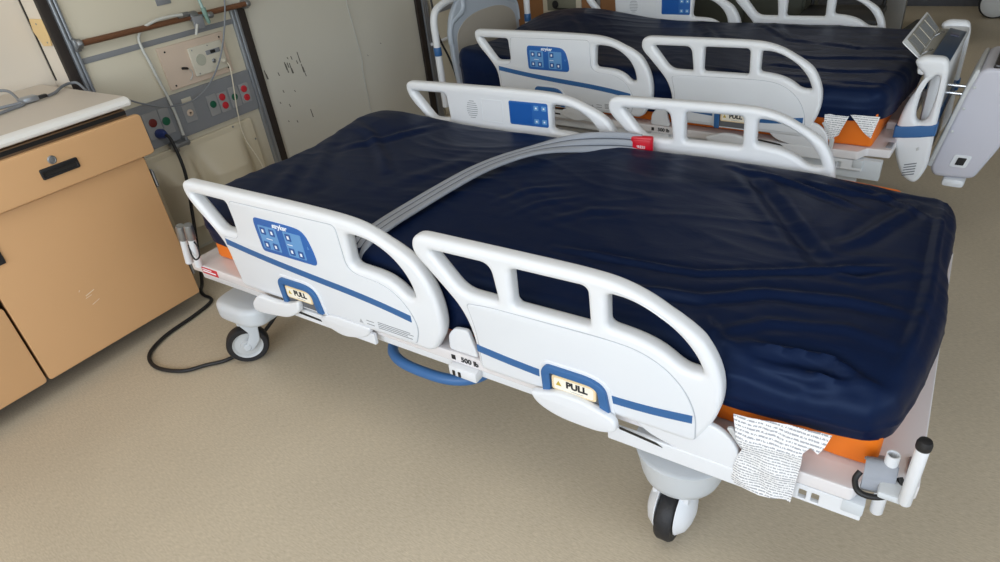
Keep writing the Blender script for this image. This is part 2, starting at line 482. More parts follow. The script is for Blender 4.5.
outlet(.545, .654, .075, .12, [(0, .012, .019, BROWNO)])
outlet(.612, .654, .05, .12, [(-.004, 0, .019, GREEND)])
outlet(.735, .652, .06, .085, [(0, 0, .016, PINK), (0, 0, .006, DARK)])
outlet(.868, .648, .055, .10, [(-.003, .004, .017, GREEND)])
outlet(.928, .645, .055, .095, [(-.004, .025, .017, REDO), (.0, -.017, .017, REDO)])
outlet(.996, .65, .055, .10, [(-.004, .0, .017, GREEND)])
outlet(1.060, .650, .055, .095, [(-.003, .022, .017, REDO), (0, -.022, .017, REDO)])
plate('plate_tag', rect(.715, .700, .765, .722, .002), [], .003, .0008, hwf(.0155), DEVICE, gp)
bm = bmesh.new(); bm_lathe(bm, [(.022, 0), (.024, .02), (.018, .04), (.012, .05)], 'X', (.017, .555 - .75, .612), 18)
finish('blue_plug', bm, BLUEPL, gp)
# moulded cream recess below
mo = fillet([(.40, .15), (1.045, .15), (1.045, .528), (.40, .528)], .012)
lp = plate('moulded_panel', mo, [], .02, .006, hwf(.011), MOULD, hw)
bm = bmesh.new()
NX, NZ = 60, 44
vs = [[bm.verts.new((.0215 + .085 * max(0.0, 1 - abs(((i / NX) - (.22 + .0 * j)) / .17) ** 3) * min(1, (1 - j / NZ) * 3.0) + .085 * max(0.0, 1 - abs(((i / NX) - .68) / .24) ** 3) * min(1, (1 - j / NZ) * 2.2) - .0,
                     .43 + (1.015 - .43) * i / NX - .75, .16 + (.50 - .16) * j / NZ)) for j in range(NZ + 1)] for i in range(NX + 1)]
for i in range(NX):
    for j in range(NZ): bm.faces.new((vs[i][j], vs[i + 1][j], vs[i + 1][j + 1], vs[i][j + 1]))
mb = finish('moulded_bulge', bm, MOULD, lp, 60)
for (yy, zz_) in ((.926, .518), (1.032, .417), (.43, .518), (1.032, .21)):
    lathe('screw', [(.004, 0), (.0055, .001), (.005, .002)], STEEL, lp, 'X', (.0215, yy - .75, zz_), 10)
bm = bmesh.new(); bm_box(bm, (.045, .615 - .75, .545), (.055, .085, .022), .006); bm_box(bm, (.05, .585 - .75, .54), (.04, .02, .045), .005); bm_box(bm, (.05, .645 - .75, .55), (.04, .016, .04), .005)
finish('hose_clamp_bracket', bm, STEEL, hw)

# hoses and cables hanging on the headwall
cl = thing('rail_clamp', 'metal clamp with grey holder on the brown rail', 'clamp', (XW + .035, .90, 1.05))
bm = bmesh.new(); bm_lathe(bm, [(.019, -.02), (.021, -.015), (.021, .015), (.019, .02)], 'Y', (0, .0, .003), 20)
bm_lathe(bm, [(.008, -.08), (.011, -.075), (.011, -.03), (.008, -.022)], 'Y', (.016, 0, .018), 14)
bm_lathe(bm, [(.010, .06), (.014, .065), (.014, .085), (.010, .09)], 'Y', (.02, 0, -.008), 14)
bm_tube(bm, [(.018, .02, .0), (.02, .062, -.006)], .006, 10)
finish('clamp_body', bm, STEEL, cl)
box('grey_holder', (.018, -.022, -.052), (.034, .028, .002), HGREY, cl, .003)
tube('white_lever', [(.034, -.012, -.03), (.04, -.03, -.055), (.038, -.036, -.07)], .006, HOSE, cl, 10, smooth_n=4)
tube('green_valve', [(.03, .045, .03), (.032, .046, .0), (.032, .052, -.04)], [.011] * 1 + [.011] * 4 + [.009] * 3 + [.005], mat('valve_green', (120, 150, 140), .4), cl, 12, smooth_n=4)
HOSEP = [(-.868, .836, 1.072), (-.872, .78, 1.076), (-.880, .72, 1.074), (-.895, .655, 1.055), (-.913, .628, 1.02), (-.905, .622, .97), (-.900, .628, .92), (-.900, .638, .84), (-.900, .65, .76), (-.895, .655, .66), (-.888, .65, .575)]
tag(tube('air_hose', HOSEP, .0065, HOSE, smooth_n=8),
    'thick pale air hose hanging from the brown rail to the bracket below', 'hose')
tag(tube('call_cable', [(-.89, 1.10, 1.20), (-.875, 1.075, 1.087), (-.868, 1.02, .965), (-.868, .945, .843), (-.868, .845, .752), (-.868, .745, .712), (-.868, .62, .722), (-.868, .51, .77), (-.885, .44, .82)], .0038, HOSEG, smooth_n=8),
    'grey cable looping down across the outlet band to behind the worktop', 'cable')
tag(tube('thin_call_cord', [(-.90, .99, .826), (-.885, 1.0, .80), (-.885, .985, .70), (-.888, .965, .58), (-.888, .96, .45), (-.86, .985, .32), (-.86, .995, .22)], .003, mat('cream_cord', (214, 206, 186), .5), smooth_n=8),
    'thin cream cord hanging from the call station plug down behind the front bed', 'cord')
tag(tube('iv_tube', [(-.88, .958, 1.25), (-.876, .945, 1.14), (-.868, .945, 1.08)], .007, mat('teal_tube', (150, 178, 172), .35), smooth_n=6),
    'short pale green tube rising from the rail clamp', 'tube')

# thin power lead on the floor, running up beside the cabinet to the blue plug
tag(tube('power_cord', [(-.862, .555, .612), (-.84, .56, .585), (-.80, .545, .45), (-.78, .50, .28), (-.72, .42, .10), (-.62, .335, .012), (-.558, .285, .010), (-.508, .2645, .010), (-.431, .25, .010), (-.40, .14, .010), (-.385, .0, .010), (-.34, -.1, .010), (-.27, -.142, .010), (-.19, -.145, .010), (-.10, -.111, .010), (-.05, -.05, .010), (.0, .01, .010), (.02, .10, .012), (.03, .20, .05), (.08, .30, .15), (.14, .34, .188)], .0075, BLACK, smooth_n=8),
    'black power cord looping on the floor from the blue plug to under the front bed', 'cord')

# ------------------------------------------------------------------ second headwall, behind bed 2
h2 = thing('headwall_unit', 'cream headwall unit with metal channels, mostly hidden behind the far bed headboard', 'headwall', (XW, 3.0, 0))
box('back_panel', (-.012, -.36, .02), (0, .46, 1.9), HWALL, h2, .001)
for y0, y1 in ((-.453, -.436), (-.434, -.417), (-.415, -.398)):
    box('side_channel', (-.01, y0, 0), (.016, y1, 1.9), ALU, h2, .004)
box('grey_strip', (.0005, -.35, .70), (.004, .45, .73), HGREY, h2, .001)
tube('cross_rail', [(.03, -.44, .53), (.03, .44, .53)], .011, FRAMEW, h2, 12)
box('outlet_box', (.001, -.22, .36), (.03, -.10, .52), DEVICE, h2, .004)

# ------------------------------------------------------------------ cabinet and worktop
XC = -0.427
cab = thing('bedside_cabinet', 'tan laminate cabinet with lockable drawer and scratched door in the left corner', 'cabinet', (XC, -.05, 0))


def CB(name, lo, hi, m, bev=.004, parent=None):
    o = box(name, (lo[0] - XC, lo[1] + .05, lo[2]), (hi[0] - XC, hi[1] + .05, hi[2]), m, parent or cab, bev); return o


CB('body', (-.915, -.415, .07), (XC - .022, .228, .872), TAND, .002)
CB('gap_shade_strip', (XC - .0215, -.414, .854), (XC - .018, .226, .868), DARK, 0)  # dark strip standing in for the shade between worktop and drawer
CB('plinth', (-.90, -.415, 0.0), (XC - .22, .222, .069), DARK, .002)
df = lambda dx: (lambda u, v, q: (dx + q, u + .05, v))
dr_ = plate('door', rect(-.418, .078, .217, .694, .012), [], .02, .0025, df(-.010), TAN, cab)
bm = bmesh.new()
for pts in ([(-.185, .305), (-.150, .314), (-.15, .311), (-.185, .302)], [(-.188, .296), (-.165, .299), (-.165, .297), (-.188, .294)], [(-.178, .262), (-.148, .271), (-.148, .269), (-.178, .260)], [(-.2, .33), (-.195, .336), (-.194, .334), (-.199, .328)]):
    bm_plate(bm, [Vector(p) for p in pts], [], .0006, 0, df(.0004))
finish('scratch_marks', bm, mat('scratch_white', (232, 212, 184), .7), dr_, 0)
hn = plate('door_pull', rect(-.405, .540, -.350, .612, .006), [], .008, .002, df(.002), BLACK, dr_)
dw = plate('drawer', rect(-.418, .702, .252, .853, .016), [], .022, .003, df(.016), TAN, cab)
plate('drawer_pull', rect(-.142, .752, -.016, .788, .006), [rect(-.134, .759, -.024, .775, .004)], .009, .002, df(.029), BLACK, dw)
box('pull_recess', (.0272, -.084, .759), (.0285, .026, .775), DARK, dw, 0)
lathe('lock', [(.014, .0), (.0145, .003), (.011, .005), (.010, .004), (.004, .0045)], STEEL, dw, 'X', (.027, -.090 + .05, .806), 20)
for dy in (.218, -.42):
    bm = bmesh.new(); bm_box(bm, (-.13, dy + (.05 if dy > 0 else .06), .83), (.24, .012, .03), .002)
    finish('drawer_runner', bm, STEEL, dw)
# hinges on the right end
for zc in (.60, .20):
    bm = bmesh.new(); bm_box(bm, (-.014, .278, zc), (.018, .006, .075), .002); bm_lathe(bm, [(.005, -.03), (.005, .03)], 'Z', (-.002, .276, zc), 12)
    finish('hinge', bm, STEEL, cab)
cb2 = thing('bedside_cabinet', 'tan cabinet unit with separate upper and lower fronts at the left picture edge', 'cabinet', (XC, -.7, 0))
box('body', (-.488, -.30, .07), (-.022, .268, .872), TAND, cb2, .002)
box('plinth', (-.473, -.30, 0), (-.22, .268, .069), DARK, cb2, .002)
d2 = lambda dx: (lambda u, v, q: (dx + q, u + .7, v))
plate('door', rect(-.995, .078, -.427, .404, .014), [], .02, .0025, d2(-.010), TAN, cb2)
plate('drawer', rect(-.995, .414, -.427, .694, .014), [], .02, .0025, d2(-.010), TAN, cb2)
plate('drawer', rect(-.995, .702, -.427, .853, .014), [], .02, .0025, d2(-.010), TAN, cb2)
# worktop: post-formed nosing
bm = bmesh.new()
prof = [(-1.085, .884), (-.424, .884), (-.418, .888), (-.416, .896), (-.420, .908), (-.430, .9145), (-.445, .9165), (-1.085, .9165)]
rings = []
for yy in (-1.0, .243, .249):
    k = 0.0 if yy < .245 else .004
    rings.append([bm.verts.new((x - (k if x > -.5 else 0), yy, z + (k if z < .9 else -k))) for x, z in prof])
for A, B in zip(rings, rings[1:]):
    for k in range(len(prof)):
        bm.faces.new((A[k], A[(k + 1) % len(prof)], B[(k + 1) % len(prof)], B[k]))
bm.faces.new(rings[0]); bm.faces.new(rings[-1][::-1])
wt = finish('worktop', bm, [WTOP, WTE], None, 30)
for p in wt.data.polygons:
    if p.center.x > -.44 or p.normal.y > .5: p.material_index = 1
tag(wt, 'pale worktop with rounded white front edge on the tan cabinets', 'worktop')
# cables on the worktop
wc = thing('cable_splitter', 'small grey cable connector with black tip lying on the worktop', 'connector', (-.80, -.04, .9165))
bm = bmesh.new(); bm_box(bm, (0.0, .115, .012), (.045, .055, .02), .005); finish('connector_body', bm, ALU, wc)
bm = bmesh.new(); bm_box(bm, (.01, .158, .010), (.02, .032, .013), .003); finish('black_tip', bm, BLACK, wc)
wc.location = (-.80, -.04, .9175)
ZC = .9235
for nm, pts in (('thin lead running from the connector tip to the wall corner', [(-.79, .136, ZC), (-.815, .179, ZC), (-.855, .228, ZC + .006), (-.88, .272, ZC + .004), (-.86, .292, ZC - .004), (-.80, .294, ZC - .06)]),
                ('lead arching high off the connector back to the left picture edge', [(-.812, .046, ZC), (-.87, .062, .935), (-.95, .072, .95), (-1.01, .05, .95), (-1.02, .0, .94), (-.99, -.12, ZC)]),
                ('straight lead from the connector to the left picture edge', [(-.803, .046, ZC), (-.812, .02, ZC), (-.825, -.02, ZC), (-.85, -.12, ZC), (-.86, -.3, ZC)]),
                ('bent lead in front, nearest the worktop edge', [(-.79, .046, ZC), (-.765, .035, ZC), (-.755, .0, ZC), (-.735, -.06, ZC), (-.70, -.15, ZC), (-.70, -.3, ZC)])):
    tag(tube('cable', pts, .0055, HOSEG, seg=10, smooth_n=8), 'grey ' + nm, 'cable')
# yellowed latch plate on the niche return wall
lt = plate('latch_plate', fillet([(-1.035, 1.058), (-.968, 1.062), (-.952, 1.10), (-.952, 1.163), (-1.055, 1.163), (-1.068, 1.115)], .004), [], .006, .0015, lambda u, v, q: (u, .3022 + q, v), YLATCH)
tag(lt, 'yellowed screw plate on the niche side beside the dark post', 'plate')
for (xx, zz_) in ((-1.01, 1.145), (-.985, 1.075)):
    lathe('screw', [(.003, 0), (.004, -.001), (.003, -.002)], STEEL, lt, 'Y', (xx, .2992, zz_), 10)


# ------------------------------------------------------------------ the hospital bed
WB = 1.092
HEAD_OUT = fillet([(.178, .760, .03), (.184, .797, .03), (.70, .799, .1), (.88, .795, .08), (.966, .778, .06), (1.05, .742, .06), (1.108, .690, .06), (1.142, .628, .06), (1.154, .562, .06),
                   (1.148, .505, .04), (1.112, .446, .008), (1.092, .436, .006), (.325, .436, .02), (.310, .50, .06), (.306, .575, .05), (.281, .618, .05), (.238, .664, .05), (.200, .700, .05)], .02, 6)
HEAD_H1 = fillet([(.212, .744, .012), (.385, .744, .014), (.392, .640, .012), (.305, .636, .02)], .01, 5)
HEAD_H2 = fillet([(.868, .738, .02), (.925, .738, .03), (.975, .726, .04), (1.026, .694, .04), (1.060, .648, .04), (1.071, .597, .014), (1.042, .590, .02), (1.012, .617, .04), (.965, .636, .04), (.862, .640, .02)], .02, 5)
FOOT_OUT = fillet([(1.086, .765, .03), (1.100, .803, .035), (1.38, .805, .1), (1.55, .805, .08), (1.627, .797, .06), (1.702, .771, .06), (1.762, .732, .06), (1.806, .682, .06), (1.831, .629, .06), (1.838, .574, .06),
                   (1.829, .521, .05), (1.812, .480, .03), (1.790, .437, .015), (1.242, .437, .02), (1.240, .53, .06), (1.215, .605, .06), (1.170, .655, .05), (1.110, .715, .05)], .02, 6)
FOOT_H1 = fillet([(1.140, .752, .015), (1.310, .754, .025), (1.324, .657, .014), (1.222, .657, .03)], .01, 5)
FOOT_H2 = fillet([(1.362, .756, .016), (1.546, .758, .016), (1.550, .659, .014), (1.362, .657, .014)], .01, 5)
FOOT_H3 = fillet([(1.588, .754, .014), (1.640, .752, .04), (1.690, .732, .04), (1.735, .704, .04), (1.770, .665, .04), (1.790, .622, .012), (1.750, .620, .02), (1.705, .651, .04), (1.655, .666, .04), (1.588, .672, .014)], .02, 5)
HEAD_PANEL = fillet([(.332, .452, .01), (.328, .54, .05), (.318, .618, .012), (.398, .624, .03), (.408, .752, .015), (.84, .758, .02), (.845, .640, .02), (.87, .622, .02), (.965, .616, .04), (1.015, .590, .05), (1.05, .545, .05), (1.062, .50, .03), (1.045, .452, .01)], .01, 5)
FOOT_PANEL = fillet([(1.256, .452, .01), (1.255, .55, .05), (1.235, .632, .01), (1.30, .640, .02), (1.60, .645, .05), (1.66, .640, .05), (1.715, .615, .05), (1.755, .575, .05), (1.780, .52, .03), (1.782, .452, .008)], .01, 5)


def band_poly(P, wd):
    """ribbon polygon along the polyline P of width wd"""
    P = catmull([(a, b, 0) for a, b in P], 6)
    up = [Vector((p.x, p.y)) for p in P]; dn = [Vector((p.x, p.y - wd)) for p in P]
    return up + dn[::-1]


def make_rail(bed, part, near, dz):
    """one side rail: outer face at local y = 0 (near side) or y = WB (far side)"""
    T = .042
    if near:
        F = lambda y0: (lambda u, v, q: (u, y0 + q, v + dz))           # y0 measured inwards from the outer face
    else:
        F = lambda y0: (lambda u, v, q: (u + .010, WB - y0 + q, v + dz))
    FT = lambda cx, cz, y0: (lambda u, v, q: (cx + u, (y0 if near else WB - y0) - q, cz + v + dz))   # text that reads from -y
    O, H, PN = (HEAD_OUT, [HEAD_H1, HEAD_H2], HEAD_PANEL) if part == 'head' else (FOOT_OUT, [FOOT_H1, FOOT_H2, FOOT_H3], FOOT_PANEL)
    O = [Vector((p.x - .010 * max(0.0, min(1.0, (p.x - (.9 if part == 'head' else 1.6)) / .15)), p.y - .017 * max(0.0, min(1.0, (p.y - .70) / .06)))) for p in O]
    rail = plate('side_rail', O, H, T, .0135, F(T / 2), WHITE, bed)
    sub = lambda name, P, t, bev, y0, m, holes=(): plate(name, P, list(holes), t, bev, F(y0), m, rail)
    c0 = Vector((sum(p.x for p in PN) / len(PN), sum(p.y for p in PN) / len(PN)))
    sub('panel_seam', [p + (p - c0).normalized() * .0024 for p in PN], .0012, 0, -.0004, mat('seam_grey', (178, 181, 186), .6))
    sub('rail_panel', PN, .003, .0010, -.0010, PANEL)
    if part == 'head': st = band_poly([(.322, .613), (.43, .600), (.55, .588), (.69, .577), (.83, .567), (.94, .556), (1.045, .541)], .021)
    else: st = band_poly([(1.248, .519), (1.33, .511), (1.42, .505), (1.51, .500), (1.60, .499), (1.69, .505), (1.775, .517)], .021)
    if part == 'foot':
        a = [p for p in st if p.x < 1.430]; b = [p for p in st if p.x > 1.600]
        sub('blue_stripe', a, .0012, 0, -.0028, BLUE); sub('blue_stripe', b, .0012, 0, -.0028, BLUE)
    else: sub('blue_stripe', st, .0012, 0, -.0028, BLUE)
    # release handle: blue arch, recess, lettered plate
    dx = 0 if part == 'foot' else -.897
    ul = [(1.433 + dx, .438, .003), (1.430 + dx, .515, .012), (1.442 + dx, .533, .01), (1.555 + dx, .533, .03), (1.588 + dx, .517, .02), (1.600 + dx, .446, .003),
          (1.577 + dx, .446, .003), (1.570 + dx, .505, .012), (1.552 + dx, .514, .01), (1.452 + dx, .514, .004), (1.453 + dx, .438, .003)]
    sub('blue_handle_arch', fillet(ul, .01, 4), .014, .003, -.0075, BLUE)
    ulw = [(1.425 + dx, .440, .003), (1.422 + dx, .522, .012), (1.436 + dx, .541, .012), (1.560 + dx, .541, .03), (1.597 + dx, .522, .025), (1.609 + dx, .440, .003)]
    sub('handle_surround', fillet(ulw, .01, 4), .006, .0025, -.0018, WHITE)
    sub('handle_recess', rect(1.452 + dx, .446, 1.574 + dx, .514, .004), .002, 0, -.0052, mat('recess_grey', (96, 98, 102), .6))
    pl_ = sub('pull_label', rect(1.457 + dx, .470, 1.567 + dx, .511, .008), .006, .0015, -.0085, CREAM)
    sub('label_face', rect(1.463 + dx, .475, 1.561 + dx, .506, .006), .0006, 0, -.0118, PALE)
    if near:
        text('pull_lettering', 'PULL', .024, FT(1.520 + dx, .494, -.0124), INK, rail, offset=.0011)
        text('small_print', '---------------', .007, FT(1.520 + dx, .4795, -.0124), GREYINK, rail)
        sub('warning_triangle', [Vector((1.468 + dx, .486)), Vector((1.482 + dx, .486)), Vector((1.475 + dx, .499))], .0006, 0, -.0124, YINK)
    # swing arms that carry the rail, below its lower edge
    if part == 'foot':
        A = fillet([(1.403, .450, .01), (1.455, .466, .03), (1.475, .474, .02), (1.528, .474, .03), (1.566, .466, .04), (1.618, .449, .02), (1.620, .416, .015), (1.580, .398, .03), (1.477, .398, .04), (1.419, .420, .03)], .02, 5)
        Dp = fillet([(1.630, .470, .01), (1.668, .418, .04), (1.730, .402, .03), (1.838, .384, .02), (1.874, .396, .02), (1.872, .452, .03), (1.833, .495, .03), (1.780, .50, .01)], .02, 5)
        if dz > 0: A = [Vector((p.x, p.y - .05)) for p in A]
        arm = sub('swing_arm', A, .022, .007, -.016, WHITE)
        arm2 = sub('swing_arm', Dp, .016, .005, .014, WHITE)
        sub('link_plate', rect(1.585, .358, 1.886, .402, .004), .012, .003, .010, FRAMEW)
        sub('link_slot', [Vector(p) for p in ((1.615, .409), (1.70, .400), (1.715, .392), (1.615, .402))], .001, 0, .0025, DARK)
        sub('arm_bumper', fillet([(1.874, .452), (1.878, .405), (1.892, .402), (1.893, .44), (1.850, .505), (1.838, .50)], .006), .010, .003, .016, HUBG)
    else:
        A = fillet([(.375, .402, .02), (.418, .443, .02), (.499, .440, .03), (.578, .455, .03), (.616, .474, .02), (.613, .437, .02), (.547, .394, .03), (.441, .376, .03), (.376, .371, .02)], .02, 5)
        Bp = fillet([(.672, .424, .015), (.718, .448, .03), (.880, .449, .01), (.868, .419, .02), (.832, .399, .03), (.756, .380, .03), (.689, .400, .02)], .02, 5)
        if dz > 0: A = [Vector((p.x, p.y - .04)) for p in A]
        sub('swing_arm', A, .020, .006, -.014, WHITE); sub('swing_arm', Bp, .020, .006, .004, WHITE)
        sub('link_plate', rect(.40, .386, .88, .424, .004), .012, .003, .008, FRAMEW)
        sub('link_slot', [Vector(p) for p in ((.565, .413), (.665, .409), (.668, .402), (.568, .404))], .001, 0, .0015, DARK)
        # outer control panel
        cp = fillet([(.504, .612, .012), (.500, .70, .02), (.505, .721, .012), (.66, .722, .05), (.712, .715, .04), (.730, .66, .04), (.733, .624, .01), (.725, .612, .01)], .01, 5)
        sub('control_panel', cp, .002, .0006, -.0033, PBLUE)
        sub('key_area', rect(.516, .624, .592, .700, .004), .0006, 0, -.0046, LBLUE)
        sub('key_area', rect(.622, .622, .694, .700, .004), .0006, 0, -.0046, LBLUE)
        for kx, kz in ((.534, .683), (.572, .683), (.534, .638), (.572, .638), (.640, .683), (.640, .638), (.676, .636)):
            sub('key', rect(kx - .011, kz - .011, kx + .011, kz + .011, .003), .0008, 0, -.0052, KBLUE)
            sub('key_symbol', rect(kx - .004, kz - .005, kx + .004, kz + .005, .001), .0006, 0, -.0058, WINK)
        if near:
            text('maker_lettering', 'stryker', .021, FT(.612, .709, -.0046), WINK, rail, shear=.18, offset=.0006)
            sub('key_caption', rect(.540, .6585, .566, .6605), .0005, 0, -.0050, WINK)
            sub('key_caption', rect(.628, .6585, .650, .6605), .0005, 0, -.0050, WINK)
            text('panel_mark', '\u0394', .012, FT(.713, .665, -.0046), LBLUE, rail)
            sub('warning_triangle', [Vector((.842, .459)), Vector((.858, .459)), Vector((.850, .473))], .0005, 0, -.0024, mat('light_grey_ink', (170, 172, 176), .6))
            for k, (u0, u1) in enumerate(((.872, .90), (.872, .90), (.915, 1.03), (.915, 1.04), (.915, 1.02), (.915, 1.035))):
                zz_ = (.474, .463, .480, .474, .468, .462)[k]
                sub('small_print', rect(u0, zz_ - .0012, u1, zz_ + .0012), .0005, 0, -.0024, GREYINK)
    # inner side: controls facing the patient
    if part == 'head':
        yi = T
        sub('inner_control_panel', rect(.686, .652, .854, .742, .008), .002, .0006, yi, PBLUE)
        sub('inner_display', rect(.691, .659, .786, .736, .003), .0006, 0, yi + .0013, mat('display_blue', (30, 88, 164), .3))
        for kx, kz in ((.805, .722), (.838, .722), (.805, .672), (.838, .672)):
            sub('key', rect(kx - .010, kz - .009, kx + .010, kz + .009, .003), .0008, 0, yi + .0015, LBLUE)
            sub('key_symbol', rect(kx - .003, kz - .003, kx + .003, kz + .003), .0006, 0, yi + .0022, WINK)
        sub('call_button_recess', rect(.556, .650, .656, .738, .006), .0015, .0004, yi + .0002, PANEL, [rect(.559, .653, .653, .735, .005)])
        n_ = 9
        for k in range(n_):
            zz_ = .726 - k * .0082; h = .026 * math.sqrt(max(.15, 1 - ((k - (n_ - 1) / 2) / (n_ / 2)) ** 2))
            sub('speaker_slot', rect(.512 - h, zz_ - .001, .512 + h, zz_ + .001), .001, 0, yi, GREYINK)
    return rail


def make_caster(bed, x, y, plane):
    """braked castor with hood and moulded leg cover; plane = direction of the wheel's axle"""
    R = .076
    c = bpy.data.objects.new('caster', None); COL.objects.link(c); c.parent = bed; c.location = (x, y, 0); c.empty_display_size = .05
    tread = [(R * .72, -.020), (R * .93, -.021), (R, -.014), (R, .014), (R * .93, .021), (R * .72, .020)]
    lathe('tyre', tread, TYRE, c, plane, (0, 0, R), 40, False)
    hub = [(.010, -.024), (R * .30, -.023), (R * .36, -.012), (R * .62, -.012), (R * .70, -.019), (R * .74, -.0195), (R * .74, .0195), (R * .70, .019), (R * .62, .012), (R * .36, .012), (R * .30, .023), (.010, .024)]
    lathe('hub', hub, HUBG, c, plane, (0, 0, R), 40)
    return c, R


def deck_parts(bed, dz, XE=2.178):
    xs = XE - 2.178
    B = lambda name, lo, hi, m, bev=.003: box(name, (lo[0], lo[1], lo[2] + dz), (hi[0], hi[1], hi[2] + dz), m, bed, bev)
    dko = fillet([(.0, .022, .01), (XE - .105, .022, .008), (XE - .085, .072, .01), (XE - .004, .078, .008), (XE - .004, WB - .078, .008), (XE - .085, WB - .072, .01), (XE - .105, WB - .022, .008), (.0, WB - .022, .01)], .01, 3)
    dk = plate('deck', dko, [], .032, .003, lambda u, v, q: (u, v, .424 + dz + q), DECKW, bed)
    B('deck_beam', (.03, .034, .375), (1.56, .062, .4075), FRAMEW)
    B('deck_beam', (.03, 1.018, .375), (1.56, 1.046, .4075), FRAMEW)
    if xs < 0: B('lower_beam', (1.56, .034, .330), (XE - .02, .064, .4075), COVERG); B('lower_beam_step', (1.50, .060, .27), (XE - .10, .09, .345), HUBG)
    # notched accessory bar near the foot corner
    nb = fillet([(1.90, .362), (2.096 + xs, .362), (2.096 + xs, .405), (1.90, .405)], .003)
    hs_ = [rect(x0 + xs, .368, x0 + xs + .014, .392, .003) for x0 in (1.985, 2.008)]
    plate('accessory_bar', nb, hs_, .012, .002, lambda u, v, q: (u, .030 + q, v + dz), FRAMEW, bed)
    B('corner_block', (2.060 + xs, .022, .375), (2.098 + xs, .060, .4075), COVERG, .004)
    B('end_cap', (2.150 + xs, .10, .4405), (2.170 + xs, .15, .446), HGREY, .002)
    # red data label on the head corner of the deck
    rl = B('red_label', (.065, .0205, .411), (.150, .0222, .4365), REDL, .0003)
    box('label_print', (.070, .0200, .419 + dz), (.140, .0206, .424 + dz), WINK, rl, 0); box('label_print', (.070, .0200, .428 + dz), (.120, .0206, .4315 + dz), WINK, rl, 0)
    # bracket between the two rails
    tb = plate('rail_bracket', fillet([(1.130, .442), (1.134, .49), (1.156, .516), (1.20, .522), (1.222, .442)], .012), [], .014, .004, lambda u, v, q: (u, .034 + q, v + dz), WHITE, bed)
    ck = B('connector_clip', (1.135, .004, .376), (1.222, .034, .408), FRAMEW, .004)
    B('clip_slot', (1.148, .0025, .380), (1.156, .0045, .396), DARK, 0); B('clip_slot', (1.166, .0025, .380), (1.174, .0045, .396), DARK, 0)
    text('load_lettering', '500 lb', .022, lambda u, v, q: (1.196 + u, .0205 - q, .425 + v + dz), INK, bed, offset=.0005)
    box('load_symbol', (1.138, .0205, .418 + dz), (1.150, .0222, .432 + dz), INK, bed, 0)
    # lift columns and base
    for x in (.45, 1.45):
        box('lift_column', (x - .07, .44, .27), (x + .07, .64, .4075 + dz), FRAMEW, bed, .01)
    box('base_frame', (.12, .27, .19), (1.66, .81, .27), FRAMEW, bed, .02)
    for x in (.11, 1.70):
        b_ = bmesh.new(); bm_box(b_, (x, .54, .235), (.13, .76, .05), .015)
        finish('base_crossbar', b_, FRAMEW, bed)


def casters(bed):
    # near head: wheel seen broadside
    c, R = make_caster(bed, .080, .070, 'X')
    c.rotation_euler = (0, 0, math.radians(-38))
    b_ = bmesh.new()
    for s in (-1, 1):
        bm_plate(b_, fillet([(-.016, .060), (.016, .060), (.05, .095), (.060, .17), (-.01, .19), (.022, .13), (.004, .095)], .012), [], .008, .003, lambda u, v, q, s=s: (s * .029 + q, u, v))
    bm_box(b_, (0, .025, .183), (.066, .07, .02), .006)
    bm_lathe(b_, [(.011, -.036), (.014, -.033), (.014, .033), (.011, .036)], 'X', (0, 0, R), 18)
    finish('fork', b_, COVERG, c)
    c_ = c
    c = bpy.data.objects.new('caster_leg', None); COL.objects.link(c); c.parent = bed; c.location = (.085, .075, 0); c.empty_display_size = .05
    cov = fillet([(-.075, -.055, .06), (.10, -.055, .04), (.15, -.02, .03), (.15, .19, .03), (-.02, .19, .04), (-.085, .09, .07)], .05, 7)
    plate('caster_cover', cov, [], .075, .022, lambda u, v, q: (u + .01, v, .242 + q), COVERG, c)
    # near foot: wheel seen end-on, between two domed hoods
    c, R = make_caster(bed, 1.712, .100, 'X')
    b_ = bmesh.new()
    for s in (-1, 1):
        bm_lathe(b_, [(.012, s * .058), (.035, s * .053), (.055, s * .044), (.070, s * .026), (.070, s * .0245)] if s > 0 else [(.012, s * .058), (.035, s * .053), (.055, s * .044), (.070, s * .026), (.070, s * .0245)], 'X', (0, .006, R + .018), 28)
        bm_box(b_, (s * .036, .012, .145), (.022, .07, .09), .010)
    bm_box(b_, (0, .02, .182), (.09, .07, .02), .006)
    finish('wheel_hood', b_, WHITE, c)
    lathe('caster_cover', [(.055, .190), (.078, .194), (.090, .204), (.096, .222), (.104, .262), (.112, .296), (.105, .300)], COVERG, c, 'Z', (.010, .025, 0), 44)
    for x in (.085, 1.70):
        c, R = make_caster(bed, x, 1.0, 'Y')
        b_ = bmesh.new(); bm_box(b_, (0, .03, .12), (.05, .01, .12), .004); bm_box(b_, (0, -.03, .12), (.05, .01, .12), .004); bm_box(b_, (0, 0, .185), (.07, .07, .02), .004)
        finish('fork', b_, COVERG, c)
        plate('caster_cover', fillet([(-.10, -.16), (.12, -.16), (.12, .055), (-.10, .055)], .05, 6), [], .075, .022, lambda u, v, q: (u, v, .242 + q), COVERG, c)


def make_bed(label, loc, rz, dz):
    bed = thing('hospital_bed', label, 'hospital bed', loc, rz, 'hospital beds')
    deck_parts(bed, 0.0, 2.178 if dz == 0 else 2.085)
    for near in (True, False):
        for part in ('head', 'foot'):
            make_rail(bed, part, near, dz)
    casters(bed)
    return bed


def seg_dist(px, py, a, b):
    ax, ay = a; bx, by = b
    dx, dy = bx - ax, by - ay
    t = max(0, min(1, ((px - ax) * dx + (py - ay) * dy) / (dx * dx + dy * dy + 1e-12)))
    qx, qy = ax + t * dx, ay + t * dy
    return math.hypot(px - qx, py - qy), t, (px - ax) * dy - (py - ay) * dx


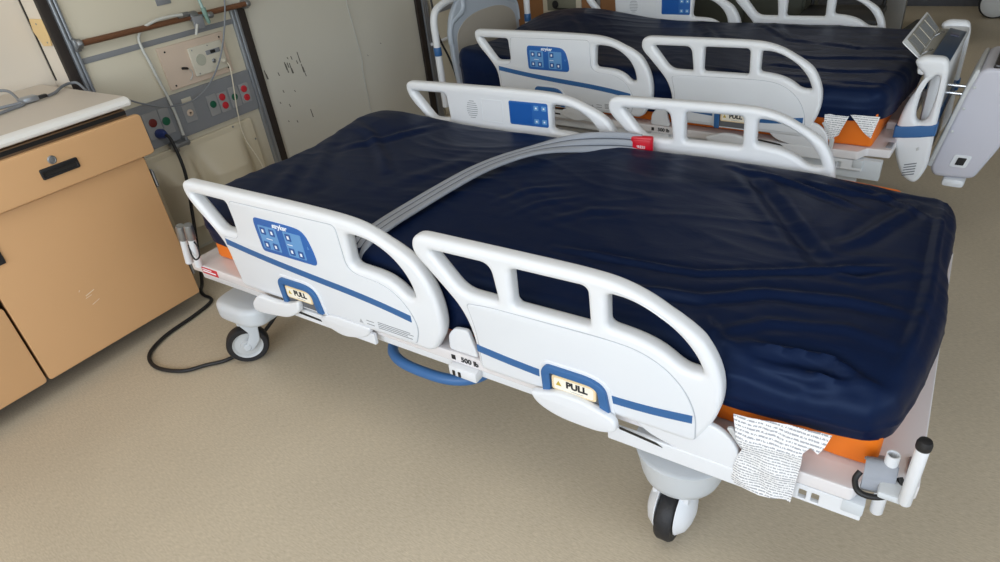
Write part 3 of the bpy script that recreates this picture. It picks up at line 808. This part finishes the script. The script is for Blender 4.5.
def make_mattress(label, loc, rz, ztop, zbot, x0, x1, y0, y1, creases, bulge, seed, wr):
    t = thing('mattress', label, 'mattress', loc, rz, 'navy vinyl mattresses')
    cx, cy = (x0 + x1) / 2, (y0 + y1) / 2
    rc = .048                                     # rounding of the upper edge
    hx, hy = (x1 - x0) / 2 - rc, (y1 - y0) / 2 - rc
    H = (ztop - zbot)
    arc = rc * PI / 2
    skirt = arc + max(0.02, H - rc)
    st = .0085
    nx = int(2 * (hx + skirt) / st); ny = int(2 * (hy + skirt) / st)
    bm = bmesh.new(); grid = []
    for i in range(nx + 1):
        row = []
        u = -(hx + skirt) + 2 * (hx + skirt) * i / nx
        for j in range(ny + 1):
            v = -(hy + skirt) + 2 * (hy + skirt) * j / ny
            ox = max(0, abs(u) - hx) * (1 if u > 0 else -1); oy = max(0, abs(v) - hy) * (1 if v > 0 else -1)
            o = math.hypot(ox, oy)
            px = max(-hx, min(hx, u)) + cx; py = max(-hy, min(hy, v)) + cy; pz = ztop
            nrm = Vector((0, 0, 1))
            if o > 0:
                d = Vector((ox / o, oy / o, 0)); oc = min(o, skirt)
                if oc < arc:
                    a = oc / rc; off = rc * math.sin(a); pz = ztop - rc * (1 - math.cos(a)); nrm = d * math.sin(a) + Vector((0, 0, math.cos(a)))
                else: off = rc; pz = ztop - rc - (oc - arc); nrm = d.copy()
                # the cover bellies out a little half way down
                k = max(0, min(1, (ztop - pz) / H)); off += .006 * math.sin(k * PI) + .004 * noise.noise(Vector((px * 5, py * 5, seed)))
                px += d.x * off; py += d.y * off
            top = max(0.0, 1 - o / arc)
            # broad undulation and wrinkles
            q = Vector((px * 1.3 + seed, py * 1.7, pz * 2))
            dsp = .010 * noise.noise(q)
            wv = noise.noise(Vector((px * 2.2 + seed, py * 9 + 1.5 * noise.noise(Vector((px * 2, py * 2, seed + 5))), seed)))
            dsp += wr * .0030 * (1 - abs(wv)) ** 5
            wv2 = noise.noise(Vector((px * 6.0 + 2 * py + seed, py * 14 + 2.5 * noise.noise(Vector((px * 3, py * 3, seed + 9))), seed + 3)))
            dsp += wr * .0014 * (1 - abs(wv2)) ** 4
            if o > arc * .5:                      # vertical gathers and the flat seam along the skirt
                wv3 = noise.noise(Vector((px * 7 + seed, py * 7, pz * 9)))
                dsp += .006 * wv3
                dd = abs(pz - (zbot + .045)); dsp += .004 * math.exp(-(dd / .005) ** 2)
            for (pts, amp, wd) in creases:
                best = 9
                for a, b in zip(pts, pts[1:]):
                    dd, tt, sgn = seg_dist(px, py, a, b)
                    if dd < best: best = dd; sg = sgn
                if best < wd * 4:
                    e0 = min(math.hypot(px - pts[0][0], py - pts[0][1]), math.hypot(px - pts[-1][0], py - pts[-1][1]))
                    fade = min(1, e0 / .12 + .15)
                    sx = best / wd
                    dsp += amp * fade * (math.exp(-sx * sx) - .55 * math.exp(-(sx - 1.7) ** 2))
            for (bx, by, ba, bs, bt) in bulge:
                dsp_b = ba * math.exp(-((px - bx) / bs) ** 2 - ((py - by) / bt) ** 2)
                pz += dsp_b * (1 if o < arc else max(0, 1 - (o - arc) / .08))
            P = Vector((px, py, pz)) + nrm * dsp
            if o > skirt * .97: P.z = zbot - (.040 * max(0, min(1, (1.78 - px) / .3)) * min(1, max(0, (px - .35) / .2)) if seed < 5 else .055 * max(0, min(1, (1.75 - px) / .3))) + .010 * noise.noise(Vector((px * 4, py * 4, seed + 2)))
            kx = (P.x - cx) / ((x1 - x0) / 2); ky = (P.y - cy) / ((y1 - y0) / 2)
            if kx > 0: P.x -= .045 * min(1, abs(kx)) ** 6 * max(0, min(1, (cy - .08 - P.y) / .42)) ** 1.5
            P.x -= (.012 if kx > 0 and ky < 0 else .030) * (1 if kx > 0 else -1) * min(1, abs(ky)) ** 8 * min(1, abs(kx)) ** 6
            P.y -= .02 * (1 if ky > 0 else -1) * min(1, abs(kx)) ** 12 * min(1, abs(ky)) ** 6
            row.append(bm.verts.new(P))
        grid.append(row)
    for i in range(nx):
        for j in range(ny):
            bm.faces.new((grid[i][j], grid[i + 1][j], grid[i + 1][j + 1], grid[i][j + 1]))
    bmesh.ops.remove_doubles(bm, verts=bm.verts, dist=.0022)
    bmesh.ops.holes_fill(bm, edges=[e for e in bm.edges if e.is_boundary], sides=0)
    finish('cover', bm, NAVY, t, 70)
    # orange underside box
    b_ = bmesh.new()
    bm_box(b_, ((x0 + x1) / 2, (y0 + y1) / 2, (zbot + .0) / 2 + (ztop - .20) / 2 - 0.0), (x1 - x0 - .05, y1 - y0 - .085, 0.001))
    bmesh.ops.delete(b_, geom=b_.verts[:], context='VERTS')
    lo = (x0 + .03, y0 + .026, .4415); hi = (x1 - .05, y1 - .026, zbot + .035)
    c = [(a + b) / 2 for a, b in zip(lo, hi)]; s = [b - a for a, b in zip(lo, hi)]
    tt = bmesh.new(); bmesh.ops.create_cube(tt, size=1.0); bmesh.ops.scale(tt, vec=s, verts=tt.verts)
    bmesh.ops.bevel(tt, geom=tt.edges[:], offset=.014, segments=3, profile=.5, affect='EDGES')
    bmesh.ops.translate(tt, vec=c, verts=tt.verts)
    for ax, n_ in ((0, 60), (1, 6)):
        for k in range(1, n_):
            co = [0, 0, 0]; co[ax] = lo[ax] + (hi[ax] - lo[ax]) * k / n_; no = [0, 0, 0]; no[ax] = 1
            bmesh.ops.bisect_plane(tt, geom=tt.verts[:] + tt.edges[:] + tt.faces[:], plane_co=co, plane_no=no)
    for v in tt.verts:
        if v.co.y < lo[1] + .02 or v.co.y > hi[1] - .02: v.co.y += .006 * noise.noise(Vector((v.co.x * 9, v.co.z * 12, seed)))
    finish('orange_base', tt, ORANGE, t, 50)
    b_.free()
    return t


def loc_deck(ztop, zbot): return zbot - .068


CR1 = [([(1.30, .30), (1.67, .332), (1.829, .41), (2.062, .529)], .007, .010), ([(1.50, .20), (1.706, .228), (1.826, .310), (1.981, .345), (2.11, .34)], .009, .014),
       ([(1.80, .11), (1.892, .115), (1.999, .135), (2.101, .095)], .014, .012), ([(1.885, .085), (2.0, .088), (2.09, .10)], .011, .009),
       ([(1.60, .93), (1.70, .80), (1.822, .604), (1.907, .474)], -.009, .022), ([(1.90, .55), (1.961, .632), (2.032, .812), (2.06, .92)], .006, .018),
       ([(2.118, .15), (2.118, .455), (2.118, .9)], .007, .010), ([(1.876, .46), (1.99, .437), (2.084, .514)], .005, .014),
       ([(1.75, .10), (1.86, .20), (2.0, .24), (2.10, .22)], .005, .013), ([(1.75, .93), (1.9, .90), (2.05, .93)], .007, .012), ([(1.55, .95), (1.75, .90), (1.95, .80)], .008, .012), ([(1.85, .97), (1.98, .93), (2.11, .80)], .009, .012), ([(1.72, .05), (1.86, .06), (2.02, .05)], .006, .008), ([(1.74, .16), (1.80, .10), (1.9, .08)], .008, .010), ([(1.95, .05), (1.99, .09), (2.03, .12)], .006, .010),
       ([(.12, .80), (.26, .74), (.44, .60), (.55, .50)], .008, .018), ([(.10, .671), (.248, .475), (.386, .307)], .007, .03), ([(.10, .55), (.20, .42), (.30, .25)], .006, .03),
       ([(.218, .60), (.351, .75), (.44, .93)], .006, .02), ([(.632, .398), (.686, .519), (.77, .731)], .003, .03),
       ([(1.022, .452), (1.063, .56), (1.182, .645)], .004, .014), ([(1.10, .40), (1.14, .50), (1.25, .60)], .003, .012), ([(1.20, .40), (1.30, .52), (1.45, .58)], .003, .016)]
bed1 = make_bed('nearest white hospital bed, low, without head or foot board, grey belt across its mattress', (0, 0, 0), 0.0, 0.0)
mt1 = make_mattress('navy vinyl mattress with orange base on the nearest bed, care label hanging below', (0, 0, 0), 0, .640, .520, .050, 2.150, .062, 1.025, CR1,
                    [(.15, .90, .035, .22, .2), (.5, .5, .018, .5, .5), (1.6, .5, -.008, .5, .3), (2.1, .06, -.02, .25, .12), (.1, .15, .02, .2, .25), (2.1, 1.0, -.03, .2, .15)], 3.1, 1.0)

b_ = bmesh.new(); bm_box(b_, (1.93, 1.036, .566), (.17, .034, .06), .014, Matrix.Rotation(math.radians(4), 3, 'Y'), 3)
finish('orange_base_bulge', b_, ORANGE, mt1)

# foot-corner sockets, belt strap and ring of bed 1
sk = lathe('board_socket', [(.0095, .375), (.0115, .378), (.0115, .528), (.0112, .530), (.0088, .530), (.0088, .50)], FRAMEW, bed1, 'Z', (2.118, .050, 0), 24)
sk = lathe('corner_post', [(.0090, .478), (.0105, .480), (.0105, .612)], FRAMEW, bed1, 'Z', (2.150, -.004, 0), 24)
lathe('post_cap', [(.0112, .612), (.0120, .615), (.0120, .624), (.0100, .630), (.005, .632)], BLACK, sk, 'Z', (2.150, -.004, 0), 24)
box('post_bracket', (2.108, -.006, .470), (2.157, .040, .486), COVERG, bed1, .005)
for k, ((ax, ay, az), (bx_, by_, bz_), m_) in enumerate((((.004, .018, .4405), (.052, .012, .592), 1), ((.060, .018, .4405), (.104, .012, .606), 2))):
    o = tube('board_socket', [(ax, ay, az), (bx_, by_, bz_)], .0125, FRAMEW, bed1, 20)
    d = (Vector((bx_, by_, bz_)) - Vector((ax, ay, az))).normalized(); p = Vector((bx_, by_, bz_))
    b_ = bmesh.new(); bm_tube(b_, [p - d * .055, p - d * .053, p - d * .002, p + d * .003], [.013, .0150, .0150, .013], 20)
    finish('grey_sleeve', b_, STEEL, o, 40)
tube('retainer_loop', [(.07, .006, .53), (.085, -.004, .50), (.10, -.004, .485), (.118, .004, .50), (.115, .010, .53), (.098, .014, .545)], .0028, BLACK, bed1, 8, smooth_n=6)
# blue oval hoop under the frame
hp = []
for k in range(48):
    a = 2 * PI * k / 48
    ca, sa = math.cos(a), math.sin(a)
    hp.append((.995 + .172 * (abs(ca) ** .75) * (1 if ca > 0 else -1), .160 + .115 * (abs(sa) ** .8) * (1 if sa > 0 else -1), .30))
o = tube('blue_hoop', hp, .0160, HOOP, bed1, 14, closed=True)
b_ = bmesh.new()
for x in (.95, 1.08): bm_box(b_, (x, .272, .345), (.02, .012, .125), .004)
finish('hoop_hanger', b_, FRAMEW, bed1)
# restraint strap with black ring over the foot corner
st_ = thing('restraint_strap', 'short grey strap with black D-ring at the near foot corner of the front bed', 'strap', (2.103, .06, .44))


def ribbon(name, C, Wv, th, m, parent, ridges=0, rdepth=.0015):
    """ribbon along centre points C with width vectors Wv"""
    bm = bmesh.new(); N = len(C); rows = []
    cols = 37 if ridges else 5
    for i in range(N):
        t = (C[min(i + 1, N - 1)] - C[max(i - 1, 0)]).normalized(); wv = Wv[i]; nn = wv.cross(t).normalized()
        if nn.z < 0 and abs(nn.z) > .3: nn = -nn
        if i and nn.dot(last) < 0: nn = -nn
        last = nn.copy()
        top, bot = [], []
        for k in range(cols):
            s = -1 + 2 * k / (cols - 1)
            h = th / 2 + (rdepth * abs(math.sin(ridges * PI * (s + 1) / 2)) ** .5 if ridges else 0)
            if k in (0, cols - 1): h = th * .3
            top.append(bm.verts.new(C[i] + wv * s * .5 + nn * h)); bot.append(bm.verts.new(C[i] + wv * s * .5 - nn * h * .9))
        rows.append((top, bot))
    for (t0, b0), (t1, b1) in zip(rows, rows[1:]):
        for k in range(cols - 1):
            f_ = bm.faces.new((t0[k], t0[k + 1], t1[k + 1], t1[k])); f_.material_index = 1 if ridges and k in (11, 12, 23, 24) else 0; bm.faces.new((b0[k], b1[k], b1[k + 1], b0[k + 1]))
        bm.faces.new((t0[0], t1[0], b1[0], b0[0])); bm.faces.new((t0[-1], b0[-1], b1[-1], t1[-1]))
    for t0, b0 in (rows[0], rows[-1]):
        for k in range(cols - 1): bm.faces.new((t0[k], t0[k + 1], b0[k + 1], b0[k]))
    return finish(name, bm, m, parent, 45)


SC_ = catmull([(0, .045, .0255), (.0, .02, .035), (.002, .0, .062), (.002, -.018, .068), (.003, -.036, .055), (.003, -.044, .030)], 6)
ribbon('webbing', SC_, [Vector((.05, .012, 0))] * len(SC_), .0025, BELT, st_)
ribbon('webbing_loop', catmull([(.004, -.015, .062), (.004, -.036, .05), (.004, -.048, .03), (.004, -.040, .018), (.004, -.03, .025)], 5), [Vector((.05, .012, 0))] * 21, .003, BELT, st_)
tube('ring', [(-.027, -.036, .050), (-.032, -.048, .038), (-.022, -.064, .028), (.004, -.062, .026), (.028, -.046, .030), (.038, -.030, .042), (.033, -.020, .050)], .0055, BLACK, st_, 10, smooth_n=6)

# grey belt across the front bed
belt = thing('safety_belt', 'long ribbed grey belt with red buckle lying across the front bed', 'belt', (1.0, .6, .66))
Bc = [(.800, -.01 + .05, .585), (.812, .10, .650), (.825, .18, .668), (.836, .32, .672), (.848, .45, .674), (.868, .58, .676), (.905, .70, .675), (.965, .80, .675), (1.04, .885, .672), (1.12, .950, .664), (1.19, .992, .655), (1.245, 1.008, .648)]
Cn = catmull(Bc, 8); n_ = len(Cn); Wv = []
for i, p in enumerate(Cn):
    t = (Cn[min(i + 1, n_ - 1)] - Cn[max(i - 1, 0)]); t.z *= .2; t.normalize()
    side = Vector((t.y, -t.x, 0)).normalized()
    k = max(0.0, min(1.0, (p.x - .93) / .22)); k = k * k * (3 - 2 * k)
    tilt = k * math.radians(72)
    Wv.append((side * math.cos(tilt) + Vector((0, 0, -1)) * math.sin(tilt)).normalized() * .068)
Cn = [p - Vector((1.0, .6, .66)) for p in Cn]
ribbon('belt_webbing', Cn, Wv, .004, [BELT, BELT_SHADE], belt, 3, .005)
b_ = bmesh.new(); bm_box(b_, (0, 0, 0), (.074, .022, .062), .007, seg=3); bm_box(b_, (0.0, -.012, .0), (.060, .006, .044), .003)
bmesh.ops.rotate(b_, cent=(0, 0, 0), matrix=Matrix.Rotation(math.radians(8), 3, 'Z'), verts=b_.verts)
bmesh.ops.translate(b_, vec=(.245, .412, -.014), verts=b_.verts)
bk = finish('buckle', b_, RED, belt); bk['label'] = 'red plastic buckle'
text('buckle_lettering', 'PRESS', .0135, lambda u, v, q: (.245 + u * 1.0, .3955 - q, -.016 + v), WINK, belt)


# care label: a crumpled printed sheet hanging from the mattress at the foot corner
def sheet(name, poly, y0, parent, dz=0, seed=0, m=None, amp=.011):
    bm = bmesh.new()
    bm_plate(bm, [Vector(p) for p in poly], [], 0.0008, 0.0, lambda u, v, q: (u, y0 + q, v + dz))
    x0, x1 = min(p[0] for p in poly), max(p[0] for p in poly); z0, z1 = min(p[1] for p in poly) + dz, max(p[1] for p in poly) + dz
    for ax, a, b in ((0, x0, x1), (2, z0, z1)):
        n_ = int((b - a) / .007)
        for k in range(1, n_):
            co = [0, 0, 0]; co[ax] = a + (b - a) * k / n_; no = [0, 0, 0]; no[ax] = 1
            bmesh.ops.bisect_plane(bm, geom=bm.verts[:] + bm.edges[:] + bm.faces[:], plane_co=co, plane_no=no)
    for v in bm.verts:
        q = noise.noise(Vector((v.co.x * 22 + seed, v.co.z * 18, seed))); q2 = noise.noise(Vector((v.co.x * 60, v.co.z * 45, seed + 4)))
        k = min(1, max(0, (z1 - v.co.z) / .05))
        v.co.y += k * (amp * q - amp) + .25 * amp * q2 + .020 * (1 - k)
    return finish(name, bm, m or PAPER, parent, 60)


PL = [(1.846, .552), (1.90, .556), (1.944, .562), (2.019, .566), (2.012, .545), (2.004, .532), (1.990, .538), (1.980, .524), (1.981, .498), (1.979, .45), (1.976, .388), (1.955, .392), (1.93, .386), (1.871, .384), (1.860, .40), (1.863, .442), (1.868, .47), (1.876, .493), (1.860, .515), (1.852, .535)]
PL = [(a, b - .022) for a, b in PL]
cl1 = sheet('care_label', PL, .014, mt1, 0, 2)
cl1['label'] = 'crumpled white printed care label'

# ------------------------------------------------------------------ second bed, with boards
B2 = (-.145, 1.79, 0.0); A2 = -.067; DZ2 = .04
CR2 = [([(.2, .8), (.5, .5), (.7, .2)], .008, .03), ([(1.0, .9), (1.2, .6), (1.5, .5)], .008, .02), ([(1.3, .95), (1.5, .7), (1.8, .6)], .008, .016), ([(1.5, .3), (1.8, .25), (2.05, .3)], .008, .014),
       ([(1.4, .45), (1.7, .42), (2.05, .5)], .008, .014), ([(1.6, .7), (1.8, .6), (2.05, .65)], .007, .014), ([(1.8, .12), (1.95, .12), (2.05, .13)], .008, .011), ([(1.3, .2), (1.5, .14), (1.8, .16)], .007, .014)]
bed2 = make_bed('second white hospital bed behind the front one, with headboard and footboard', B2, A2, DZ2)
mt2 = make_mattress('creased navy vinyl mattress on the second bed, triangular label over its orange base', B2, A2, .668, .548, -.03, 2.065, .045, 1.03, CR2,
                    [(.25, .85, .07, .35, .30), (.05, .1, .03, .25, .25), (1.0, .5, -.01, .4, .3)], 11.7, 1.3)
sheet('care_label', [(1.926, .572), (2.026, .574), (2.014, .50)], .024, mt2, 0, 5)
sheet('care_label', [(1.838, .568), (1.925, .570), (1.905, .50), (1.875, .478), (1.85, .52)], .024, mt2, 0, 8)

# headboard
XH = -.18
HBo = fillet([(.245, .40, .03), (.215, .62, .05), (.222, .80, .05), (.30, .90, .06), (.40, .935, .06), (.68, .935, .06), (.78, .90, .06), (.858, .80, .05), (.865, .62, .05), (.835, .40, .03)], .03, 6)
HBi = fillet([(.285, .44, .02), (.255, .62, .05), (.262, .73, .04), (.34, .785, .06), (.45, .808, .06), (.63, .808, .06), (.74, .785, .06), (.818, .73, .04), (.825, .62, .05), (.795, .44, .02)], .02, 6)
hf = lambda dx: (lambda u, v, q: (XH + dx + q, u, v))
hb = plate('headboard', HBo, [], .034, .012, hf(0), HBGREY, bed2)
plate('headboard_inset', HBi, [], .004, .0015, hf(.0175), HBBEIGE, hb)
for s in (0, 1):
    my = lambda y: y if s == 0 else 1.08 - y
    tube('board_post', [(XH, my(.108), .36), (XH, my(.106), .55), (XH, my(.106), .72), (XH, my(.108), .82), (XH, my(.130), .868), (XH, my(.175), .89), (XH, my(.245), .905), (XH, my(.36), .912)], .0195, WHITE, hb, 16, smooth_n=6)
    b_ = bmesh.new(); bm_lathe(b_, [(.0195, .645), (.0215, .648), (.0215, .688), (.0195, .691)], 'Z', (XH, my(.106), 0), 20)
    finish('blue_band', b_, BLUE, hb)
    tube('grip_tube', [(XH + .012, my(.345), .905), (XH + .014, my(.345), .86), (XH + .012, my(.325), .828), (XH + .008, my(.285), .81), (XH + .006, my(.24), .785), (XH + .004, my(.222), .74), (XH + .004, my(.22), .68)], .0165, HBGREY, hb, 14, smooth_n=6)
tube('board_strut', [(XH + .02, .30, .40), (-.02, .30, .46)], .014, FRAMEW, hb)
tube('board_strut', [(XH + .02, .78, .40), (-.02, .78, .46)], .014, FRAMEW, hb)
tag(tube('black_cable', [(-.42, 2.02, .98), (-.40, 2.015, .90), (-.395, 2.01, .80), (-.39, 2.03, .70), (-.37, 2.06, .60), (-.35, 2.08, .48), (-.34, 2.10, .3), (-.34, 2.12, .008)], .006, BLACK, smooth_n=8), 'thin black cable hanging beside the headboard of the second bed', 'cable')

# footboard
Y1, Y2 = .20, .84
fo = fillet([(2.075, .735, .01), (2.090, .708, .02), (2.116, .690, .02), (2.113, .655, .03), (2.082, .590, .05), (2.066, .515, .05), (2.063, .450, .05), (2.082, .367, .05), (2.122, .288, .04), (2.172, .264, .03), (2.198, .335, .03), (2.194, .443, .05), (2.191, .540, .05), (2.190, .645, .04), (2.186, .72, .02), (2.172, .752, .02), (2.10, .755, .02)], .02, 6)
fh = fillet([(2.158, .695, .02), (2.124, .655, .03), (2.116, .60, .04), (2.116, .535, .03), (2.130, .508, .02), (2.160, .525, .02), (2.168, .60, .04), (2.170, .665, .03)], .02, 6)
fy = lambda y: (lambda u, v, q: (u, y + q, v))
fb = box('footboard', (2.125, Y1 + .10, .30), (2.180, Y2 - .10, .70), WHITE, bed2, .02)
for y in (Y1 + .025, Y2 - .025):
    e = plate('board_end', fo, [fh], .05, .017, fy(y), WHITE, fb)
    bd = [(2.062, .475), (2.066, .435), (2.12, .44), (2.197, .462), (2.196, .503), (2.13, .488)]
b_ = bmesh.new()
for y in (Y1 + .025, Y2 - .025):
    bm_plate(b_, fillet([(2.0600, .492), (2.0605, .445), (2.10, .448), (2.150, .456), (2.1975, .468), (2.1965, .512), (2.15, .505), (2.10, .497)], .004), [], .054, .006, fy(y))
bm_box(b_, (2.180, (Y1 + Y2) / 2, .49), (.012, Y2 - Y1 - .06, .044), .004)
finish('blue_band', b_, BLUE, fb)
for k in range(5):
    plate('vent_slot', fillet([(2.122, .345 - k * .011), (2.162, .358 - k * .011), (2.162, .354 - k * .011), (2.122, .341 - k * .011)], .001), [], .002, 0, fy(Y1 - .0005), GREYINK, fb)
plate('small_button', fillet([(2.150, .405), (2.158, .408), (2.158, .422), (2.150, .419)], .003), [], .003, .001, fy(Y1 - .0005), HUBG, fb)
# top console with tilted screen, plus the open cover flap
b_ = bmesh.new(); bm_box(b_, (2.135, (Y1 + Y2) / 2, .708), (.095, Y2 - Y1 - .02, .05), .015); finish('console', b_, WHITE, fb)
R_ = Matrix.Rotation(math.radians(12), 3, 'Y')
b_ = bmesh.new(); bm_box(b_, (2.150, .47, .737), (.062, .44, .010), .003, R_); cs = finish('console_screen', b_, LCD, fb)
b_ = bmesh.new(); bm_box(b_, (2.150, .60, .7435), (.030, .05, .002), .0008, R_); finish('screen_light', b_, mat('screen_violet', (84, 86, 108), .3), fb)
b_ = bmesh.new(); bm_box(b_, (2.100, .48, .736), (.034, .46, .008), .003); finish('hinge_strip', b_, PAPERG, fb)
# flap: card hinged along the strip, leaning towards the mattress
FH = Vector((2.084, 0, .737)); FT_ = Vector((2.020, 0, .795))
du = (FT_ - FH); L_ = du.length; du.normalize(); nn = Vector((du.z, 0, -du.x))
ff = lambda dn: (lambda u, v, q: tuple(FH + du * v + nn * (q + dn) + Vector((0, u, 0))))
plate('cover_flap', fillet([(.235, .0), (.70, .0), (.745, L_), (.225, L_)], .012, 5), [], .004, .0012, ff(0), WHITE, fb)
plate('flap_card', fillet([(.262, .004), (.695, .004), (.72, L_ - .008), (.285, L_ - .008)], .004), [], .0015, 0, ff(.003), PAPERG, fb)
for yy in (.37, .49, .61):
    plate('card_divider', [Vector(p) for p in ((yy, .006), (yy + .005, .006), (yy + .012, L_ - .012), (yy + .007, L_ - .012))], [], .001, 0, ff(.0045), PALE, fb)
for k in range(34):
    a = .278 + k * .0125
    plate('card_text', [Vector(p) for p in ((a, .012), (a + .004, .012), (a + .011, L_ - .016), (a + .007, L_ - .016))], [], .0008, 0, ff(.0042), GREYINK, fb) if (k % 9) not in (0, 8) else None
for yy in (.28, .56):
    tube('grip_clip', [(2.085, yy, .742), (2.10, yy + .01, .752), (2.112, yy + .04, .752), (2.10, yy + .06, .746)], .003, CHROME, fb, 8, smooth_n=4)
box('footboard_mount', (2.02, .30, .44), (2.112, .34, .47), FRAMEW, fb, .004); box('footboard_mount', (2.02, .74, .44), (2.112, .78, .47), FRAMEW, fb, .004)

# ------------------------------------------------------------------ pump on the footboard
c2, s2 = math.cos(A2), math.sin(A2)


def L2W(p): return Vector((B2[0] + p[0] * c2 - p[1] * s2, B2[1] + p[0] * s2 + p[1] * c2, p[2]))


pm = thing('mattress_pump', 'boxy pale grey pump unit hung on rods at the outer side of the footboard', 'pump', L2W((2.30, .30, .26)), A2)
po = fillet([(-.100, .045, .02), (-.045, .36, .03), (-.022, .440, .03), (.095, .440, .03), (.150, .37, .03), (.100, .150, .03), (.050, .02, .02), (-.08, .012, .02)], .02, 6)
body = plate('casing', po, [], .34, .014, lambda u, v, q: (u, .17 + q, v), PUMP, pm)
plate('back_shell', fillet([(-.112, .05), (-.056, .36), (-.038, .432), (-.024, .432), (-.032, .36), (-.09, .045)], .01), [], .33, .006, lambda u, v, q: (u, .17 + q, v), HUBG, pm)
plate('socket_frame', rect(-.034, .062, .022, .112, .008), [], .004, .0015, lambda u, v, q: (u + (v - .087) * .22, -.001 + q, v), PANEL, pm)
plate('power_socket', rect(-.018, .072, .010, .102, .003), [], .003, .0005, lambda u, v, q: (u + (v - .087) * .22, -.0035 + q, v), BLACK, pm)
b_ = bmesh.new(); bm_box(b_, (-.010, .07, -.004), (.075, .16, .034), .012); finish('foot_pad', b_, PANEL, pm)
b_ = bmesh.new(); bm_box(b_, (.050, .13, .438), (.080, .24, .022), .006, Matrix.Rotation(math.radians(8), 3, 'Y')); finish('display', b_, PUMPD, pm)
for zz_, off in ((.20, -.078), (.29, -.062), (.37, -.048)):
    lathe('side_screw', [(.005, 0), (.006, -.003), (.003, -.005)], HUBG, pm, 'Y', (off + .02, .0, zz_), 12)
for zz_ in (.300, .330):
    b_ = bmesh.new(); bm_tube(b_, catmull([(-.03, .14, zz_), (-.10, .14, zz_ + .002), (-.135, .14, zz_ + .004)], 3), .0065, 10); finish('hook_rod', b_, CHROME, pm)

# ------------------------------------------------------------------ background beyond bed 2
fc = thing('storage_cabinet', 'tan cabinet with cream tray opening beyond the second bed head', 'cabinet', (-.2, 3.7, 0))
box('body', (-.72, -.20, .04), (.55, .35, 1.05), mat('far_tan', (150, 104, 64), .5, var=.05), fc, .004)
fr_ = box('tray_frame', (-.36, -.216, .52), (-.045, -.2005, .80), HWALL, fc, .004)
box('tray_recess', (-.32, -.219, .565), (-.085, -.2165, .78), mat('tray_grey', (128, 128, 112), .6), fr_, .001)
b_ = bmesh.new(); bm_tube(b_, catmull([(-.27, -.226, .60), (-.25, -.232, .585), (-.20, -.23, .580), (-.10, -.228, .575)], 4), .006, 8); bm_lathe(b_, [(.02, -.012), (.026, -.004), (.02, .0)], 'Y', (-.25, -.222, .61), 14)
finish('black_fitting', b_, BLACK, fr_)
hd = box('door_edge', (.03, -.212, .06), (.10, -.2005, 1.03), STEEL, fc, .003)
box('latch', (.04, -.222, .60), (.075, -.2125, .66), BLACK, hd, .003)
gl = thing('locker', 'dark green grey locker behind the second bed, right of the tan cabinet', 'locker', (.72, 4.4, 0))
box('body', (-.42, -.2, .04), (.40, .3, 1.2), GREENC, gl, .006)
box('door', (-.40, -.212, .08), (-.02, -.201, 1.18), mat('locker_door', (70, 74, 66), .55), gl, .003); box('door', (.0, -.212, .08), (.38, -.201, 1.18), mat('locker_door', (70, 74, 66), .55), gl, .003)
# low black bench / chair seat
ch = thing('chair', 'black chair with flat dark seat standing beyond the second bed', 'chair', (1.40, 4.0, 0))
box('seat', (-.26, -.24, .42), (.22, .24, .47), BLACK, ch, .015)
for sx in (-.24, .20):
    for sy in (-.22, .22):
        tube('leg', [(sx, sy, .0), (sx, sy, .42)], .013, BLACK, ch, 12)
box('backrest', (-.26, .21, .52), (-.18, .25, .95), BLACK, ch, .012); box('backrest_pad', (-.17, .20, .62), (.20, .245, .95), mat('grey_fabric', (96, 96, 94), .8), ch, .012)
for sx in (-.24, .20): tube('arm', [(sx, .22, .42), (sx, .235, .70), (sx, .235, .94)], .012, BLACK, ch, 12)
# overbed table column and base
ob = thing('overbed_table', 'grey column of an overbed table on a dark floor base', 'overbed table', (1.59, 5.25, 0))
cb_ = box('column', (-.075, -.05, .05), (.075, .05, .98), STEEL, ob, .012)
bm = bmesh.new(); bm_box(bm, (.03, .0, .035), (.22, .13, .035), .012); bm_plate(bm, fillet([(.0, -.05), (.20, .02), (.22, .55), (.14, .56), (.05, .1)], .02), [], .03, .006, lambda u, v, q: (u, v, .035 + q))
finish('floor_base', bm, mat('dark_base', (72, 74, 76), .5), ob)
box('tabletop', (-.45, -.22, .98), (.35, .22, 1.01), TAN, ob, .008)
# trolley wheel top right
tr = thing('trolley', 'large grey trolley wheel on the floor in the top right corner', 'trolley', (2.26, 6.12, 0))
w_ = lathe('wheel', [(.06, -.025), (.105, -.022), (.118, -.010), (.118, .012), (.105, .02)], HUBG, tr, 'Y', (0, 0, .12), 36)
lathe('tyre', [(.118, -.018), (.126, -.014), (.126, .014), (.118, .018)], BLACK, tr, 'Y', (0, 0.0, .127), 36)
box('chassis', (.05, -.02, .10), (.60, .38, .20), BLACK, tr, .02)
box('body', (-.02, .02, .2005), (.62, .40, .80), HUBG, tr, .02)
lathe('wheel', [(.06, -.025), (.105, -.022), (.118, -.010), (.118, .012), (.105, .02)], HUBG, tr, 'Y', (.52, 0, .12), 36)
